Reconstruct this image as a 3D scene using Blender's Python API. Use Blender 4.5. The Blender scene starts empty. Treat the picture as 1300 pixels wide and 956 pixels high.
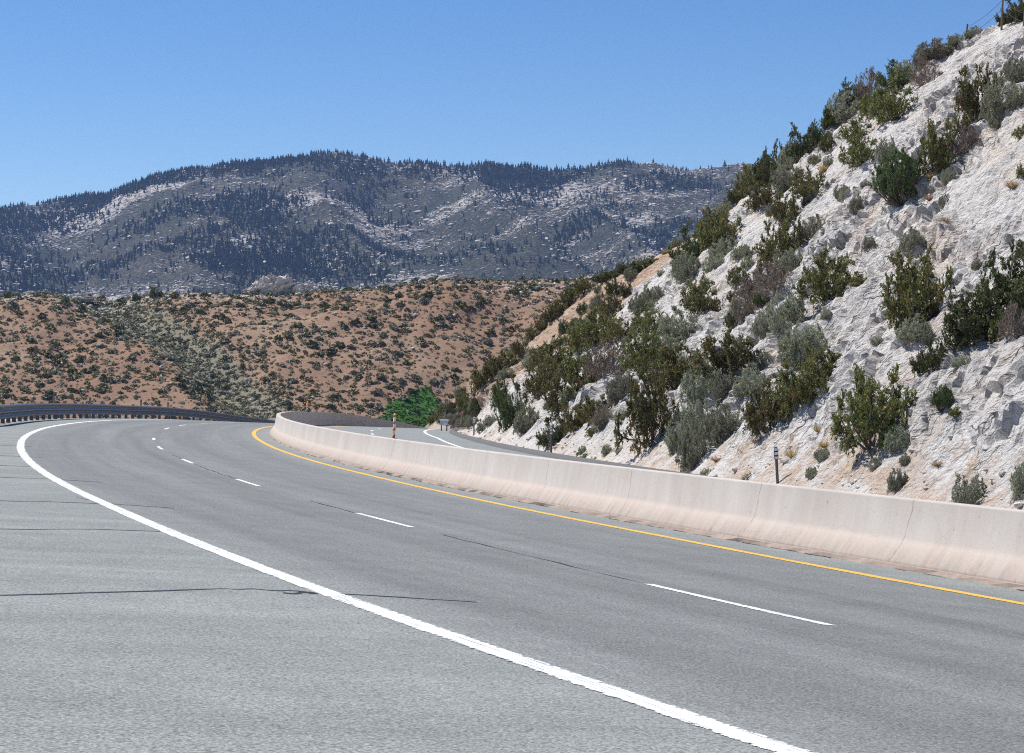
import bpy, math, numpy as np
from mathutils import Vector
from mathutils.bvhtree import BVHTree

scene = bpy.context.scene
COL = scene.collection
rad = math.radians

# ------------------------------------------------------------------ road survey (metres, camera at the origin, looking along +Y)
F = 2654.671912; YH = 480.0                       # focal length in photo pixels (1300 wide), horizon row
CX, CY, RB = 276.4812, 120.8335, 288.3681         # centre of the curve, radius of the barrier line
_s = np.linspace(-220, 260, 4801)
_d = np.interp(_s, [-30, -15, 0, 10, 20, 25, 40, 60, 90, 140, 200], [0, -.08, -.25, -.36, -.6, -.8, -1.4, -2.8, -5.4, -9.5, -13])
_k = np.hanning(121); _k /= _k.sum(); _d = np.convolve(np.pad(_d, 60, 'edge'), _k, 'valid')

def road(s, off):
    """distance along the barrier line, offset to the outside of the curve -> x, y, z of the banked road surface"""
    s = np.asarray(s, float); off = np.asarray(off, float)
    c = np.clip(s, -115, 40)
    r = RB + off - 1.366e-6 * (c + 50)**3
    th = s / RB
    z0 = -.0071273*c - 6.6e-5*c**2 - 3e-7*c**3 - .5475e-9*c**4 - 2.5109 + np.interp(s, _s, _d)
    z = z0 + np.where(off >= 0, (.0406051 - 3.0685e-4*c)*off, .0338995*off - 1.6106e-4*c*off)
    return CX - r*np.cos(th), CY + r*np.sin(th), z

def rp(s, off, dz=0.0):
    x, y, z = road(s, off); return Vector((float(x), float(y), float(z) + dz))

# ------------------------------------------------------------------ numpy noise
def _hash(ix, iy, seed):
    h = (ix.astype(np.int64)*374761393 + iy.astype(np.int64)*668265263 + seed*2147483647) & 0xFFFFFFFF
    h = ((h ^ (h >> 13))*1274126177) & 0xFFFFFFFF
    h = ((h ^ (h >> 16))*2246822519) & 0xFFFFFFFF
    return ((h ^ (h >> 15)) & 0xFFFFFF)/16777215.0

def vnoise(x, y, seed=0):
    x = np.asarray(x, float); y = np.asarray(y, float)
    ix = np.floor(x); iy = np.floor(y); fx = x-ix; fy = y-iy
    fx = fx*fx*fx*(fx*(fx*6-15)+10); fy = fy*fy*fy*(fy*(fy*6-15)+10)
    a = _hash(ix, iy, seed); b = _hash(ix+1, iy, seed); c = _hash(ix, iy+1, seed); d = _hash(ix+1, iy+1, seed)
    return (a*(1-fx)+b*fx)*(1-fy)+(c*(1-fx)+d*fx)*fy*1.0

def fbm(x, y, seed=0, o=4, g=.5):
    t = 0; a = 1; n = 0
    for i in range(o):
        t = t + a*vnoise(x*2**i + 13.7*i, y*2**i - 7.1*i, seed+i); n += a; a *= g
    return t/n - .5

def ridged(x, y, seed=0, o=4):
    t = 0; a = 1; n = 0
    for i in range(o):
        t = t + a*(1-np.abs(2*vnoise(x*2**i + 5.3*i, y*2**i + 9.1*i, seed+i)-1)); n += a; a *= .5
    return t/n

def blocks(x, y, seed=0, jit=.9):
    """broken rock: every cell of a jittered lattice is a facet with its own height and tilt; also the distance to the nearest joint"""
    ix = np.floor(x); iy = np.floor(y)
    d1 = np.full(x.shape, 9.0); d2 = np.full(x.shape, 9.0); hgt = np.zeros(x.shape)
    for i in (-1, 0, 1):
        for j in (-1, 0, 1):
            cx = ix+i; cy = iy+j
            px = cx+.5+jit*(_hash(cx, cy, seed)-.5); py = cy+.5+jit*(_hash(cx, cy, seed+1)-.5)
            dx = x-px; dy = y-py; d = np.hypot(dx, dy)
            v = _hash(cx, cy, seed+2)-.5 + dx*(_hash(cx, cy, seed+3)-.5)*1.3 + dy*(_hash(cx, cy, seed+4)-.35)*1.3
            new = d < d1
            d2 = np.where(new, d1, np.minimum(d2, d))
            hgt = np.where(new, v, hgt); d1 = np.where(new, d, d1)
    return hgt, d2-d1

def sst(a, b, x):
    t = np.clip((np.asarray(x, float)-a)/(b-a), 0, 1); return t*t*(3-2*t)

# ------------------------------------------------------------------ mesh helpers
def new_mesh(name, verts, faces, smooth=False):
    me = bpy.data.meshes.new(name)
    verts = np.asarray(verts, np.float32).reshape(-1, 3)
    if isinstance(faces, np.ndarray):
        n, k = faces.shape
        me.vertices.add(len(verts)); me.vertices.foreach_set('co', verts.ravel())
        me.loops.add(n*k); me.loops.foreach_set('vertex_index', faces.astype(np.int32).ravel())
        me.polygons.add(n); me.polygons.foreach_set('loop_start', np.arange(n, dtype=np.int32)*k)
        me.update(calc_edges=True)
    else:
        me.from_pydata(verts.tolist(), [], faces)
    me.polygons.foreach_set('use_smooth', np.full(len(me.polygons), smooth))
    me.update()
    return me

def face_color(me, cols):
    at = me.attributes.new('tint', 'FLOAT_COLOR', 'FACE')
    c = np.ones((len(cols), 4), np.float32); c[:, :3] = cols
    at.data.foreach_set('color', c.ravel())

def point_float(me, name, vals):
    at = me.attributes.new(name, 'FLOAT', 'POINT'); at.data.foreach_set('value', np.asarray(vals, np.float32).ravel())

def obj(name, me, mat, parent=None, kind=None):
    o = bpy.data.objects.new(name, me); COL.objects.link(o)
    if mat and not me.materials: me.materials.append(mat)
    if parent: o.parent = parent
    if kind: o['kind'] = kind
    return o

def tag(o, label, cat, group=None):
    o['label'] = label; o['category'] = cat
    if group: o['group'] = group
    return o

def thing(name, label, cat, loc=(0, 0, 0), group=None):
    o = bpy.data.objects.new(name, None); COL.objects.link(o); o.location = loc; o.empty_display_size = .2
    return tag(o, label, cat, group)

def copy_thing(src, loc):
    r = src.copy(); COL.objects.link(r); r.location = loc
    for ch in src.children:
        c = ch.copy(); COL.objects.link(c); c.parent = r
    return r

def grid_faces(nu, nv):
    i = np.arange(nu-1)[:, None]*nv + np.arange(nv-1)[None, :]
    return np.stack([i, i+nv, i+nv+1, i+1], -1).reshape(-1, 4)

class MB:
    def __init__(s): s.v = []; s.f = []
    def box(s, c, d, rot=None):
        n = len(s.v)
        for z in (-1, 1):
            for x, y in ((-1, -1), (1, -1), (1, 1), (-1, 1)):
                p = Vector((x*d[0]/2, y*d[1]/2, z*d[2]/2))
                if rot: p = rot @ p
                s.v.append(tuple(Vector(c)+p))
        s.f += [tuple(n+i for i in q) for q in ((3, 2, 1, 0), (4, 5, 6, 7), (0, 1, 5, 4), (1, 2, 6, 5), (2, 3, 7, 6), (3, 0, 4, 7))]
    def tube(s, pts, rs, n=6, cap=True):
        pts = [Vector(p) for p in pts]
        if not hasattr(rs, '__len__'): rs = [rs]*len(pts)
        b = len(s.v)
        for i, p in enumerate(pts):
            t = (pts[min(i+1, len(pts)-1)]-pts[max(i-1, 0)]).normalized()
            a = t.orthogonal().normalized() if abs(t.z) < .95 else Vector((1, 0, 0)); a = (a - t*a.dot(t)).normalized(); c = t.cross(a)
            for k in range(n):
                w = 2*math.pi*k/n
                s.v.append(tuple(p+(a*math.cos(w)+c*math.sin(w))*rs[i]))
        for i in range(len(pts)-1):
            for k in range(n):
                s.f.append((b+i*n+k, b+i*n+(k+1) % n, b+(i+1)*n+(k+1) % n, b+(i+1)*n+k))
        if cap:
            s.f.append(tuple(b+k for k in reversed(range(n)))); s.f.append(tuple(b+(len(pts)-1)*n+k for k in range(n)))
    def prism(s, outline, y0, y1):
        """outline in xz, extruded along y"""
        n = len(outline); b = len(s.v)
        for y in (y0, y1): s.v += [(x, y, z) for x, z in outline]
        for k in range(n): s.f.append((b+k, b+(k+1) % n, b+n+(k+1) % n, b+n+k))
        s.f.append(tuple(b+k for k in range(n))); s.f.append(tuple(b+n+k for k in reversed(range(n))))
    def mesh(s, name, smooth=False): return new_mesh(name, s.v, s.f, smooth)

# ------------------------------------------------------------------ materials
class NT:
    def __init__(s, name):
        s.m = bpy.data.materials.new(name); s.m.use_nodes = True; s.t = s.m.node_tree; s.t.nodes.clear()
        s.out = s.n('ShaderNodeOutputMaterial')
    def n(s, t, **kw):
        nd = s.t.nodes.new(t)
        for k, v in kw.items():
            if k.startswith('i_'): nd.inputs[k[2:].replace('_', ' ')].default_value = v
            else: setattr(nd, k, v)
        return nd
    def l(s, a, b): s.t.links.new(a, b)
    def coord(s, scale=(1, 1, 1), rot=(0, 0, 0), uv=False):
        tc = s.n('ShaderNodeTexCoord'); mp = s.n('ShaderNodeMapping')
        mp.inputs['Scale'].default_value = scale; mp.inputs['Rotation'].default_value = rot
        s.l(tc.outputs['UV' if uv else 'Object'], mp.inputs['Vector']); return mp.outputs['Vector']
    def noise(s, vec, scale, detail=4, rough=.55, dist=0.0):
        nd = s.n('ShaderNodeTexNoise'); nd.inputs['Scale'].default_value = scale; nd.inputs['Detail'].default_value = detail
        nd.inputs['Roughness'].default_value = rough; nd.inputs['Distortion'].default_value = dist
        s.l(vec, nd.inputs['Vector']); return nd.outputs['Fac']
    def voro(s, vec, scale, feature='F1', out='Distance'):
        nd = s.n('ShaderNodeTexVoronoi', feature=feature); nd.inputs['Scale'].default_value = scale
        s.l(vec, nd.inputs['Vector']); return nd.outputs[out]
    def ramp(s, fac, stops):
        nd = s.n('ShaderNodeValToRGB'); e = nd.color_ramp.elements
        while len(e) < len(stops): e.new(.5)
        for el, (p, c) in zip(e, stops):
            el.position = p; el.color = (c, c, c, 1) if not hasattr(c, '__len__') else (*c, 1)
        s.l(fac, nd.inputs['Fac']); return nd.outputs['Color']
    def math(s, op, a, b=None, clamp=False):
        nd = s.n('ShaderNodeMath', operation=op, use_clamp=clamp)
        for i, v in enumerate((a, b)):
            if v is None: continue
            if hasattr(v, 'is_output'): s.l(v, nd.inputs[i])
            else: nd.inputs[i].default_value = v
        return nd.outputs[0]
    def mix(s, fac, a, b, mode='MIX'):
        nd = s.n('ShaderNodeMix', data_type='RGBA', blend_type=mode)
        for k, v in ((0, fac), (6, a), (7, b)):
            if hasattr(v, 'is_output'): s.l(v, nd.inputs[k])
            elif k == 0: nd.inputs[k].default_value = v
            else: nd.inputs[k].default_value = (*v, 1)
        return nd.outputs[2]
    def attr(s, name, out='Fac'):
        nd = s.n('ShaderNodeAttribute', attribute_name=name); return nd.outputs[out]
    def bump(s, h, strength=.5, dist=.02, prev=None):
        nd = s.n('ShaderNodeBump'); nd.inputs['Strength'].default_value = strength; nd.inputs['Distance'].default_value = dist
        s.l(h, nd.inputs['Height'])
        if prev: s.l(prev, nd.inputs['Normal'])
        return nd.outputs['Normal']
    def pbr(s, col, rough=.8, metal=0, normal=None, spec=.3):
        nd = s.n('ShaderNodeBsdfPrincipled')
        for k, v in (('Base Color', col), ('Roughness', rough), ('Metallic', metal), ('Specular IOR Level', spec)):
            if hasattr(v, 'is_output'): s.l(v, nd.inputs[k])
            else: nd.inputs[k].default_value = (*v, 1) if hasattr(v, '__len__') else v
        if normal: s.l(normal, nd.inputs['Normal'])
        s.l(nd.outputs[0], s.out.inputs[0]); return nd.outputs[0]

def plain(name, col, rough=.6, metal=0, var=.15, scale=6):
    t = NT(name); v = t.coord(); n = t.noise(v, scale, 5)
    c = t.mix(n, tuple(k*(1-var) for k in col), tuple(min(1, k*(1+var)) for k in col))
    t.pbr(c, rough, metal); return t.m

def mat_asphalt():
    t = NT('asphalt'); v = t.coord(); uv = t.coord(uv=True)
    sep = t.n('ShaderNodeSeparateXYZ'); t.l(uv, sep.inputs[0]); off = sep.outputs['Y']
    # aggregate
    fine = t.noise(v, 52, 4, .8); grit = t.voro(v, 40); mid = t.noise(v, 1.3, 5, .6)
    # wear along the lanes: streaks stretched along the travel direction
    st = t.n('ShaderNodeMapping'); st.inputs['Scale'].default_value = (.035, 1.6, 1); t.l(uv, st.inputs['Vector'])
    streak = t.noise(st.outputs[0], 1.0, 5, .65)
    st2 = t.n('ShaderNodeMapping'); st2.inputs['Scale'].default_value = (.9, .16, 1); t.l(uv, st2.inputs['Vector'])
    cross = t.noise(st2.outputs[0], 1.0, 5, .65)
    # tyre paths worn dark: 4 bands over the two lanes
    lane = t.math('SINE', t.math('MULTIPLY', t.math('SUBTRACT', off, 1.15), 2*math.pi/1.86))
    inlane = t.math('MULTIPLY', t.ramp(t.math('MULTIPLY', t.math('ADD', off, 0), .1), [(.08, 0), (.16, 1), (.80, 1), (.85, 0)]), 1.0)
    path = t.math('MULTIPLY', t.math('MULTIPLY_ADD', lane, .5), inlane)
    shoulder = t.ramp(t.math('MULTIPLY', off, .1), [(.0, 1), (.13, .35), (.22, 0), (.825, 0), (.85, 1)])
    base = t.mix(t.ramp(fine, [(.34, 0), (.66, 1)]), (.056, .058, .054), (.300, .305, .296))
    base = t.mix(t.ramp(grit, [(.0, 1), (.28, 0)]), base, (.42, .43, .40))
    lanec = t.mix(1.0, base, t.mix(t.ramp(streak, [(.3, 0), (.72, 1)]), (.80, .80, .80), (1.12, 1.13, 1.13)), 'MULTIPLY')
    lanec = t.mix(t.math('MULTIPLY', path, .38, True), lanec, t.mix(1.0, lanec, (.70, .69, .68), 'MULTIPLY'))
    shc = t.mix(1.0, base, t.mix(t.ramp(cross, [(.32, 0), (.68, 1)]), (1.0, 1.03, 1.01), (1.28, 1.32, 1.29)), 'MULTIPLY')
    c = t.mix(shoulder, lanec, shc)
    c = t.mix(1.0, c, t.mix(t.ramp(mid, [(.25, 0), (.75, 1)]), (.88, .88, .88), (1.1, 1.1, 1.1)), 'MULTIPLY')
    c = t.mix(t.ramp(t.voro(v, .55), [(.0, .55), (.035, .0)]), c, (.03, .03, .03))
    nrm = t.bump(fine, .5, .006)
    t.pbr(c, .85, 0, nrm, .25); return t.m

def mat_paint(name, col, wear=.35):
    t = NT(name); v = t.coord(); uv = t.coord(uv=True)
    sep = t.n('ShaderNodeSeparateXYZ'); t.l(uv, sep.inputs[0])
    edge = t.math('MULTIPLY', t.math('MINIMUM', sep.outputs['Y'], t.math('SUBTRACT', 1.0, sep.outputs['Y'])), 2.0)
    n1 = t.noise(v, 22, 5, .7); n2 = t.noise(v, 2.1, 6, .7); fine = t.noise(v, 60, 3, .7)
    keep = t.math('ADD', t.math('MULTIPLY', edge, 1.5), t.math('MULTIPLY', t.math('SUBTRACT', n1, .5), 2.6))
    a = t.ramp(keep, [(.10, 0), (.22, 1)])
    patch = t.ramp(t.math('ADD', t.math('MULTIPLY', n2, .75), t.math('MULTIPLY', n1, .25)), [(.22+wear*.5, 0), (.26+wear*.5, 1)])
    a = t.math('MULTIPLY', a, patch)
    scf = t.n('ShaderNodeMapping'); scf.inputs['Scale'].default_value = (1.1, 9, 1); t.l(uv, scf.inputs['Vector'])
    scuff = t.ramp(t.noise(scf.outputs[0], 1.0, 4, .6), [(.53, 0), (.60, .8)])
    c = t.mix(t.ramp(fine, [(.3, 0), (.65, 1)]), tuple(k*.74 for k in col), col)
    c = t.mix(t.math('MULTIPLY', scuff, t.ramp(n1, [(.35, 0), (.5, 1)])), c, (.16, .16, .16))
    b = t.n('ShaderNodeBsdfPrincipled'); t.l(c, b.inputs['Base Color']); b.inputs['Roughness'].default_value = .6
    tr = t.n('ShaderNodeBsdfTransparent'); mx = t.n('ShaderNodeMixShader')
    t.l(a, mx.inputs[0]); t.l(tr.outputs[0], mx.inputs[1]); t.l(b.outputs[0], mx.inputs[2]); t.l(mx.outputs[0], t.out.inputs[0])
    return t.m

def mat_concrete():
    t = NT('tan_concrete'); v = t.coord(); uv = t.coord(uv=True)
    sep = t.n('ShaderNodeSeparateXYZ'); t.l(uv, sep.inputs[0]); S = sep.outputs['X']; Q = sep.outputs['Y']   # metres along, metres up the profile
    big = t.noise(v, .7, 6, .6); fine = t.noise(v, 30, 4, .7); pits = t.noise(v, 14, 3, .5)
    st = t.n('ShaderNodeMapping'); st.inputs['Scale'].default_value = (2.2, .22, 1); t.l(uv, st.inputs['Vector']); run = t.noise(st.outputs[0], 1.4, 5, .6)
    c = t.mix(t.ramp(big, [(.3, 0), (.7, 1)]), (.42, .375, .33), (.50, .457, .41))
    c = t.mix(t.ramp(Q, [(.26, .75), (.42, 0)]), c, (.49, .40, .33))                      # newer sandy lower face
    c = t.mix(t.math('MULTIPLY', t.ramp(run, [(.5, 0), (.72, 1)]), .45), c, (.54, .50, .465))
    c = t.mix(t.math('MULTIPLY', t.ramp(fine, [(.3, 1), (.5, 0)]), .22), c, (.33, .25, .2))
    c = t.mix(t.math('MULTIPLY', t.ramp(pits, [(.70, 0), (.74, 1)]), .7), c, (.25, .17, .13))
    lowrust = t.math('MULTIPLY', t.ramp(t.noise(v, 5.5, 5, .7), [(.58, 0), (.68, 1)]), t.ramp(Q, [(.10, 1), (.30, 0)]))
    c = t.mix(t.math('MULTIPLY', lowrust, .5), c, (.36, .20, .13))
    grime = t.math('MULTIPLY', t.ramp(t.noise(st.outputs[0], 2.5, 5, .7), [(.45, 0), (.7, 1)]), t.ramp(Q, [(.04, 1), (.30, .25), (.5, .35), (.95, .1)]))
    c = t.mix(t.math('MULTIPLY', grime, .5), c, (.22, .19, .17))
    # shrinkage cracks every few metres
    wob = t.math('MULTIPLY', t.math('SUBTRACT', t.noise(v, 5.0, 4, .6), .5), .16)
    wob2 = t.math('MULTIPLY', t.math('SUBTRACT', t.noise(uv, .22, 0), .5), 1.6)
    saw = t.math('ABSOLUTE', t.math('SUBTRACT', t.math('FRACT', t.math('DIVIDE', t.math('ADD', t.math('ADD', S, 96.3), t.math('ADD', wob, wob2)), 4.35)), .5))
    crack = t.ramp(saw, [(.0, 1), (.0030, 0)])
    c = t.mix(t.math('MULTIPLY', crack, .55), c, (.13, .1, .09))
    hair = t.voro(v, .9, 'DISTANCE_TO_EDGE'); hm = t.math('MULTIPLY', t.ramp(hair, [(.0, 1), (.006, 0)]), t.ramp(t.noise(v, .8, 2), [(.56, 0), (.62, 1)]))
    c = t.mix(t.math('MULTIPLY', hm, .25), c, (.22, .17, .14))
    nrm = t.bump(t.math('ADD', fine, t.math('MULTIPLY', big, 2.0)), .35, .008)
    t.pbr(c, .85, 0, nrm, .25); return t.m

def mat_rock():
    t = NT('white_rock'); v = t.coord(); soil = t.attr('soil'); crev = t.attr('joint')
    big = t.noise(v, .16, 6, .6); mid = t.noise(v, 1.1, 6, .65); fine = t.noise(v, 9, 5, .7)
    grain = t.noise(t.coord(rot=(.3, .5, .2), scale=(1, 1, 2.2)), 3.2, 6, .72)
    c = t.mix(t.ramp(big, [(.35, 0), (.65, 1)]), (.60, .565, .525), (.72, .695, .655))
    c = t.mix(t.math('MULTIPLY', t.ramp(mid, [(.48, 0), (.66, 1)]), .55), c, (.42, .395, .375))
    c = t.mix(t.math('MULTIPLY', t.ramp(t.noise(v, .45, 5, .6), [(.50, 0), (.68, 1)]), .7), c, (.62, .50, .395))
    c = t.mix(t.math('MULTIPLY', t.ramp(grain, [(.34, 1), (.44, 0)]), .5), c, (.27, .25, .235))
    c = t.mix(t.math('MULTIPLY', t.ramp(fine, [(.36, 1), (.5, 0)]), .35), c, (.30, .27, .25))
    tan = t.mix(t.ramp(mid, [(.35, 0), (.65, 1)]), (.42, .28, .185), (.60, .47, .355))
    tan = t.mix(t.math('MULTIPLY', t.ramp(grain, [(.40, 1), (.52, 0)]), .55), tan, (.27, .185, .125))
    tan = t.mix(t.math('MULTIPLY', t.ramp(fine, [(.36, 1), (.5, 0)]), .4), tan, (.30, .21, .15))
    sm = t.ramp(t.math('ADD', soil, t.math('MULTIPLY', t.math('SUBTRACT', mid, .5), .9)), [(.42, 0), (.62, 1)])
    c = t.mix(sm, c, tan)
    lich = t.math('MULTIPLY', t.ramp(t.noise(v, 2.6, 5, .7), [(.66, 0), (.72, 1)]), .5)
    c = t.mix(lich, c, (.50, .31, .12))
    c = t.mix(t.math('MULTIPLY', crev, .6), c, (.20, .18, .165))
    uvr = t.coord((1, .42, 1), (0, 0, .5), uv=True); brk = t.attr('broken')
    wrp = t.n('ShaderNodeVectorMath', operation='ADD'); nn = t.n('ShaderNodeTexNoise'); nn.inputs['Scale'].default_value = 1.1; nn.inputs['Detail'].default_value = 5; t.l(uvr, nn.inputs['Vector'])
    sc_ = t.n('ShaderNodeVectorMath', operation='SCALE'); sc_.inputs['Scale'].default_value = .9; t.l(nn.outputs['Color'], sc_.inputs[0]); t.l(uvr, wrp.inputs[0]); t.l(sc_.outputs[0], wrp.inputs[1])
    k1 = t.ramp(t.voro(wrp.outputs[0], 1.35, 'DISTANCE_TO_EDGE'), [(.0, 1), (.05, 0)]); k2 = t.ramp(t.voro(wrp.outputs[0], 3.6, 'DISTANCE_TO_EDGE'), [(.0, 1), (.07, 0)])
    km = t.ramp(t.noise(uvr, .55, 4, .6), [(.42, 0), (.62, 1)]); km2 = t.ramp(t.noise(uvr, 1.7, 4, .6), [(.45, 0), (.60, 1)])
    kk = t.math('MULTIPLY', t.math('ADD', t.math('MULTIPLY', k1, km), t.math('MULTIPLY', t.math('MULTIPLY', k2, km2), .8), True), brk)
    c = t.mix(t.math('MULTIPLY', kk, .62), c, (.17, .15, .135))
    vor = t.voro(v, 2.4, 'DISTANCE_TO_EDGE')
    h = t.math('ADD', t.math('ADD', t.math('MULTIPLY', mid, 1.2), t.math('MULTIPLY', fine, .45)), t.math('MULTIPLY', t.ramp(vor, [(0, 0), (.08, 1)]), .12))
    h = t.math('SUBTRACT', t.math('ADD', h, t.math('MULTIPLY', grain, .9)), t.math('MULTIPLY', kk, .7))
    nrm = t.bump(h, 1.0, .2)
    t.pbr(c, .95, 0, nrm, .1); return t.m

def mat_soil():
    t = NT('orange_soil'); v = t.coord(); green = t.attr('swale'); pale = t.attr('pale'); lush = t.attr('lush')
    big = t.noise(v, .035, 6, .6); mid = t.noise(v, .25, 6, .65); fine = t.noise(v, 1.4, 5, .7)
    c = t.mix(t.ramp(big, [(.32, 0), (.68, 1)]), (.24, .143, .092), (.315, .215, .145))
    c = t.mix(t.math('MULTIPLY', t.ramp(mid, [(.42, 0), (.72, 1)]), .6), c, (.19, .125, .095))
    c = t.mix(t.math('MULTIPLY', t.ramp(fine, [(.35, 1), (.5, 0)]), .4), c, (.13, .095, .07))
    c = t.mix(t.ramp(t.math('ADD', green, t.math('MULTIPLY', t.math('SUBTRACT', mid, .5), .8)), [(.35, 0), (.7, .85)]), c, (.20, .19, .135))
    c = t.mix(t.ramp(t.math('ADD', pale, t.math('MULTIPLY', t.math('SUBTRACT', fine, .5), 1.2)), [(.45, 0), (.8, .8)]), c, (.50, .43, .36))
    c = t.mix(t.ramp(lush, [(.3, 0), (.6, 1)]), c, (.05, .125, .022))
    nrm = t.bump(t.math('ADD', mid, fine), .6, .5)
    t.pbr(c, .95, 0, nrm, .1); return t.m

def mat_mountain():
    t = NT('mountain_side'); v = t.coord(); rk = t.attr('rocky')
    big = t.noise(v, .006, 6, .6); mid = t.noise(v, .03, 6, .7); 
    st = t.n('ShaderNodeMapping'); st.inputs['Scale'].default_value = (1, 1.6, 2.6); st.inputs['Rotation'].default_value = (0, .5, 0)
    tc = t.n('ShaderNodeTexCoord'); t.l(tc.outputs['Object'], st.inputs['Vector'])
    fine = t.noise(st.outputs[0], .085, 5, .75)
    spk = t.noise(v, .22, 4, .75); spk2 = t.noise(st.outputs[0], .19, 4, .8)
    c = t.mix(t.ramp(big, [(.35, 0), (.65, 1)]), (.06, .06, .042), (.135, .11, .085))
    c = t.mix(t.ramp(mid, [(.4, 0), (.7, .8)]), c, (.075, .075, .05))
    c = t.mix(t.ramp(spk, [(.40, 0), (.53, .9)]), c, (.022, .028, .018))
    f = t.math('ADD', t.math('ADD', t.math('MULTIPLY', fine, .55), t.math('MULTIPLY', spk2, .45)), t.math('MULTIPLY', t.math('SUBTRACT', rk, .5), .30))
    c = t.mix(t.ramp(f, [(.55, 0), (.60, 1)]), c, (.42, .38, .34))
    nrm = t.bump(fine, .7, 6.0)
    t.pbr(c, .95, 0, nrm, .1); return t.m

def mat_leaf(name, lo, hi, trans=.25, dry=None, rough=.55):
    """lo..hi over the random tint of each leaf, a little shift per plant"""
    t = NT(name); ti = t.attr('tint', 'Color'); sep = t.n('ShaderNodeSeparateColor'); t.l(ti, sep.inputs[0])
    oi = t.n('ShaderNodeObjectInfo')
    c = t.mix(sep.outputs[0], lo, hi)
    if dry: c = t.mix(t.ramp(sep.outputs[1], [(.80, 0), (.86, 1)]), c, dry)
    hsv = t.n('ShaderNodeHueSaturation'); t.l(c, hsv.inputs['Color'])
    t.l(t.math('ADD', t.math('MULTIPLY', oi.outputs['Random'], .05), .475), hsv.inputs['Hue'])
    t.l(t.math('ADD', t.math('MULTIPLY', oi.outputs['Random'], .5), .75), hsv.inputs['Value'])
    b = t.n('ShaderNodeBsdfPrincipled'); t.l(hsv.outputs[0], b.inputs['Base Color']); b.inputs['Roughness'].default_value = rough; b.inputs['Specular IOR Level'].default_value = .3
    tr = t.n('ShaderNodeBsdfTranslucent'); t.l(hsv.outputs[0], tr.inputs['Color'])
    mx = t.n('ShaderNodeMixShader'); mx.inputs[0].default_value = trans
    t.l(b.outputs[0], mx.inputs[1]); t.l(tr.outputs[0], mx.inputs[2]); t.l(mx.outputs[0], t.out.inputs[0])
    return t.m

def mat_tint(name, rough=.9):
    t = NT(name); c = t.attr('tint', 'Color'); t.pbr(c, rough, 0, None, .1); return t.m

M = dict(
    asphalt=mat_asphalt(), white=mat_paint('white_paint', (.86, .86, .85), .27), white_worn=mat_paint('worn_white_paint', (.84, .84, .83), .32),
    yellow=mat_paint('yellow_paint', (.82, .47, .03), .05), concrete=mat_concrete(), rock=mat_rock(), soil=mat_soil(), mountain=mat_mountain(),
    seal=plain('crack_sealant', (.022, .022, .023), .6), dike=plain('old_asphalt', (.11, .11, .105), .9, 0, .4, 9),
    galv=plain('weathered_galvanised_steel', (.17, .18, .2), .5, .55, .3, 3), steel=plain('dark_steel', (.10, .105, .115), .55, .5, .3, 8),
    wood=plain('grey_timber', (.15, .10, .075), .9, 0, .4, 14), blackrub=plain('black_rubber', (.02, .02, .02), .7),
    orange=plain('orange_sheeting', (.72, .20, .015), .45, 0, .08), whitep=plain('white_sheeting', (.82, .82, .80), .5, 0, .06),
    grey=plain('grey_post', (.21, .215, .22), .6, .2, .25, 12), footing=plain('stained_concrete', (.30, .235, .19), .95, 0, .35, 7),
    gravel=plain('pale_gravel', (.56, .49, .42), .95, 0, .3, 7), dirt=plain('dry_dirt', (.40, .27, .18), .95, 0, .3, 1.5),
    bark=plain('shrub_bark', (.15, .12, .095), .9, 0, .35, 20), palebark=plain('bleached_wood', (.33, .29, .25), .9, 0, .3, 20),
    tint=mat_tint('plant_tints'), rocktint=mat_tint('loose_rock_tints'),
    wire=plain('rusty_wire', (.10, .075, .06), .7, .5),
    leafM=mat_leaf('olive_leaves', (.08, .092, .026), (.255, .255, .088), .30, (.20, .12, .045)),
    leafJ=mat_leaf('dark_leaves', (.052, .066, .022), (.165, .185, .066), .25),
    leafS=mat_leaf('grey_green_leaves', (.19, .20, .13), (.42, .42, .29), .22),
    leafG=mat_leaf('bright_green_stems', (.055, .085, .025), (.15, .20, .07), .25),
    leafB=mat_leaf('dry_twigs', (.12, .085, .06), (.27, .20, .145), .15),
    leafY=mat_leaf('yellow_green_leaves', (.10, .115, .02), (.24, .25, .06), .25),
    leafT=mat_leaf('straw_blades', (.30, .20, .08), (.48, .34, .16), .3),
)

# ------------------------------------------------------------------ road, markings, kerb, embankment
def strip(name, s, o0, o1, dz, mat, kind='structure', parent=None):
    """a ribbon on the road between two offsets; UV = (metres along, 0..1 across)"""
    s = np.asarray(s, float); n = len(s)
    k = 3
    V = []; U = []
    o0 = np.broadcast_to(o0, s.shape); o1 = np.broadcast_to(o1, s.shape)
    for j in range(k):
        o = o0+(o1-o0)*j/(k-1)
        x, y, z = road(s, o); V.append(np.stack([x, y, z+dz], 1)); U.append(np.stack([s, np.full(n, j/(k-1))], 1))
    V = np.stack(V, 1).reshape(-1, 3); U = np.stack(U, 1).reshape(-1, 2)
    f = grid_faces(n, k)[:, ::-1]
    me = new_mesh(name, V, np.ascontiguousarray(f), True)
    uv = me.uv_layers.new(name='along_across')
    uv.data.foreach_set('uv', U[np.ascontiguousarray(f).ravel()].astype(np.float32).ravel())
    return obj(name, me, mat, parent, kind)

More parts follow.
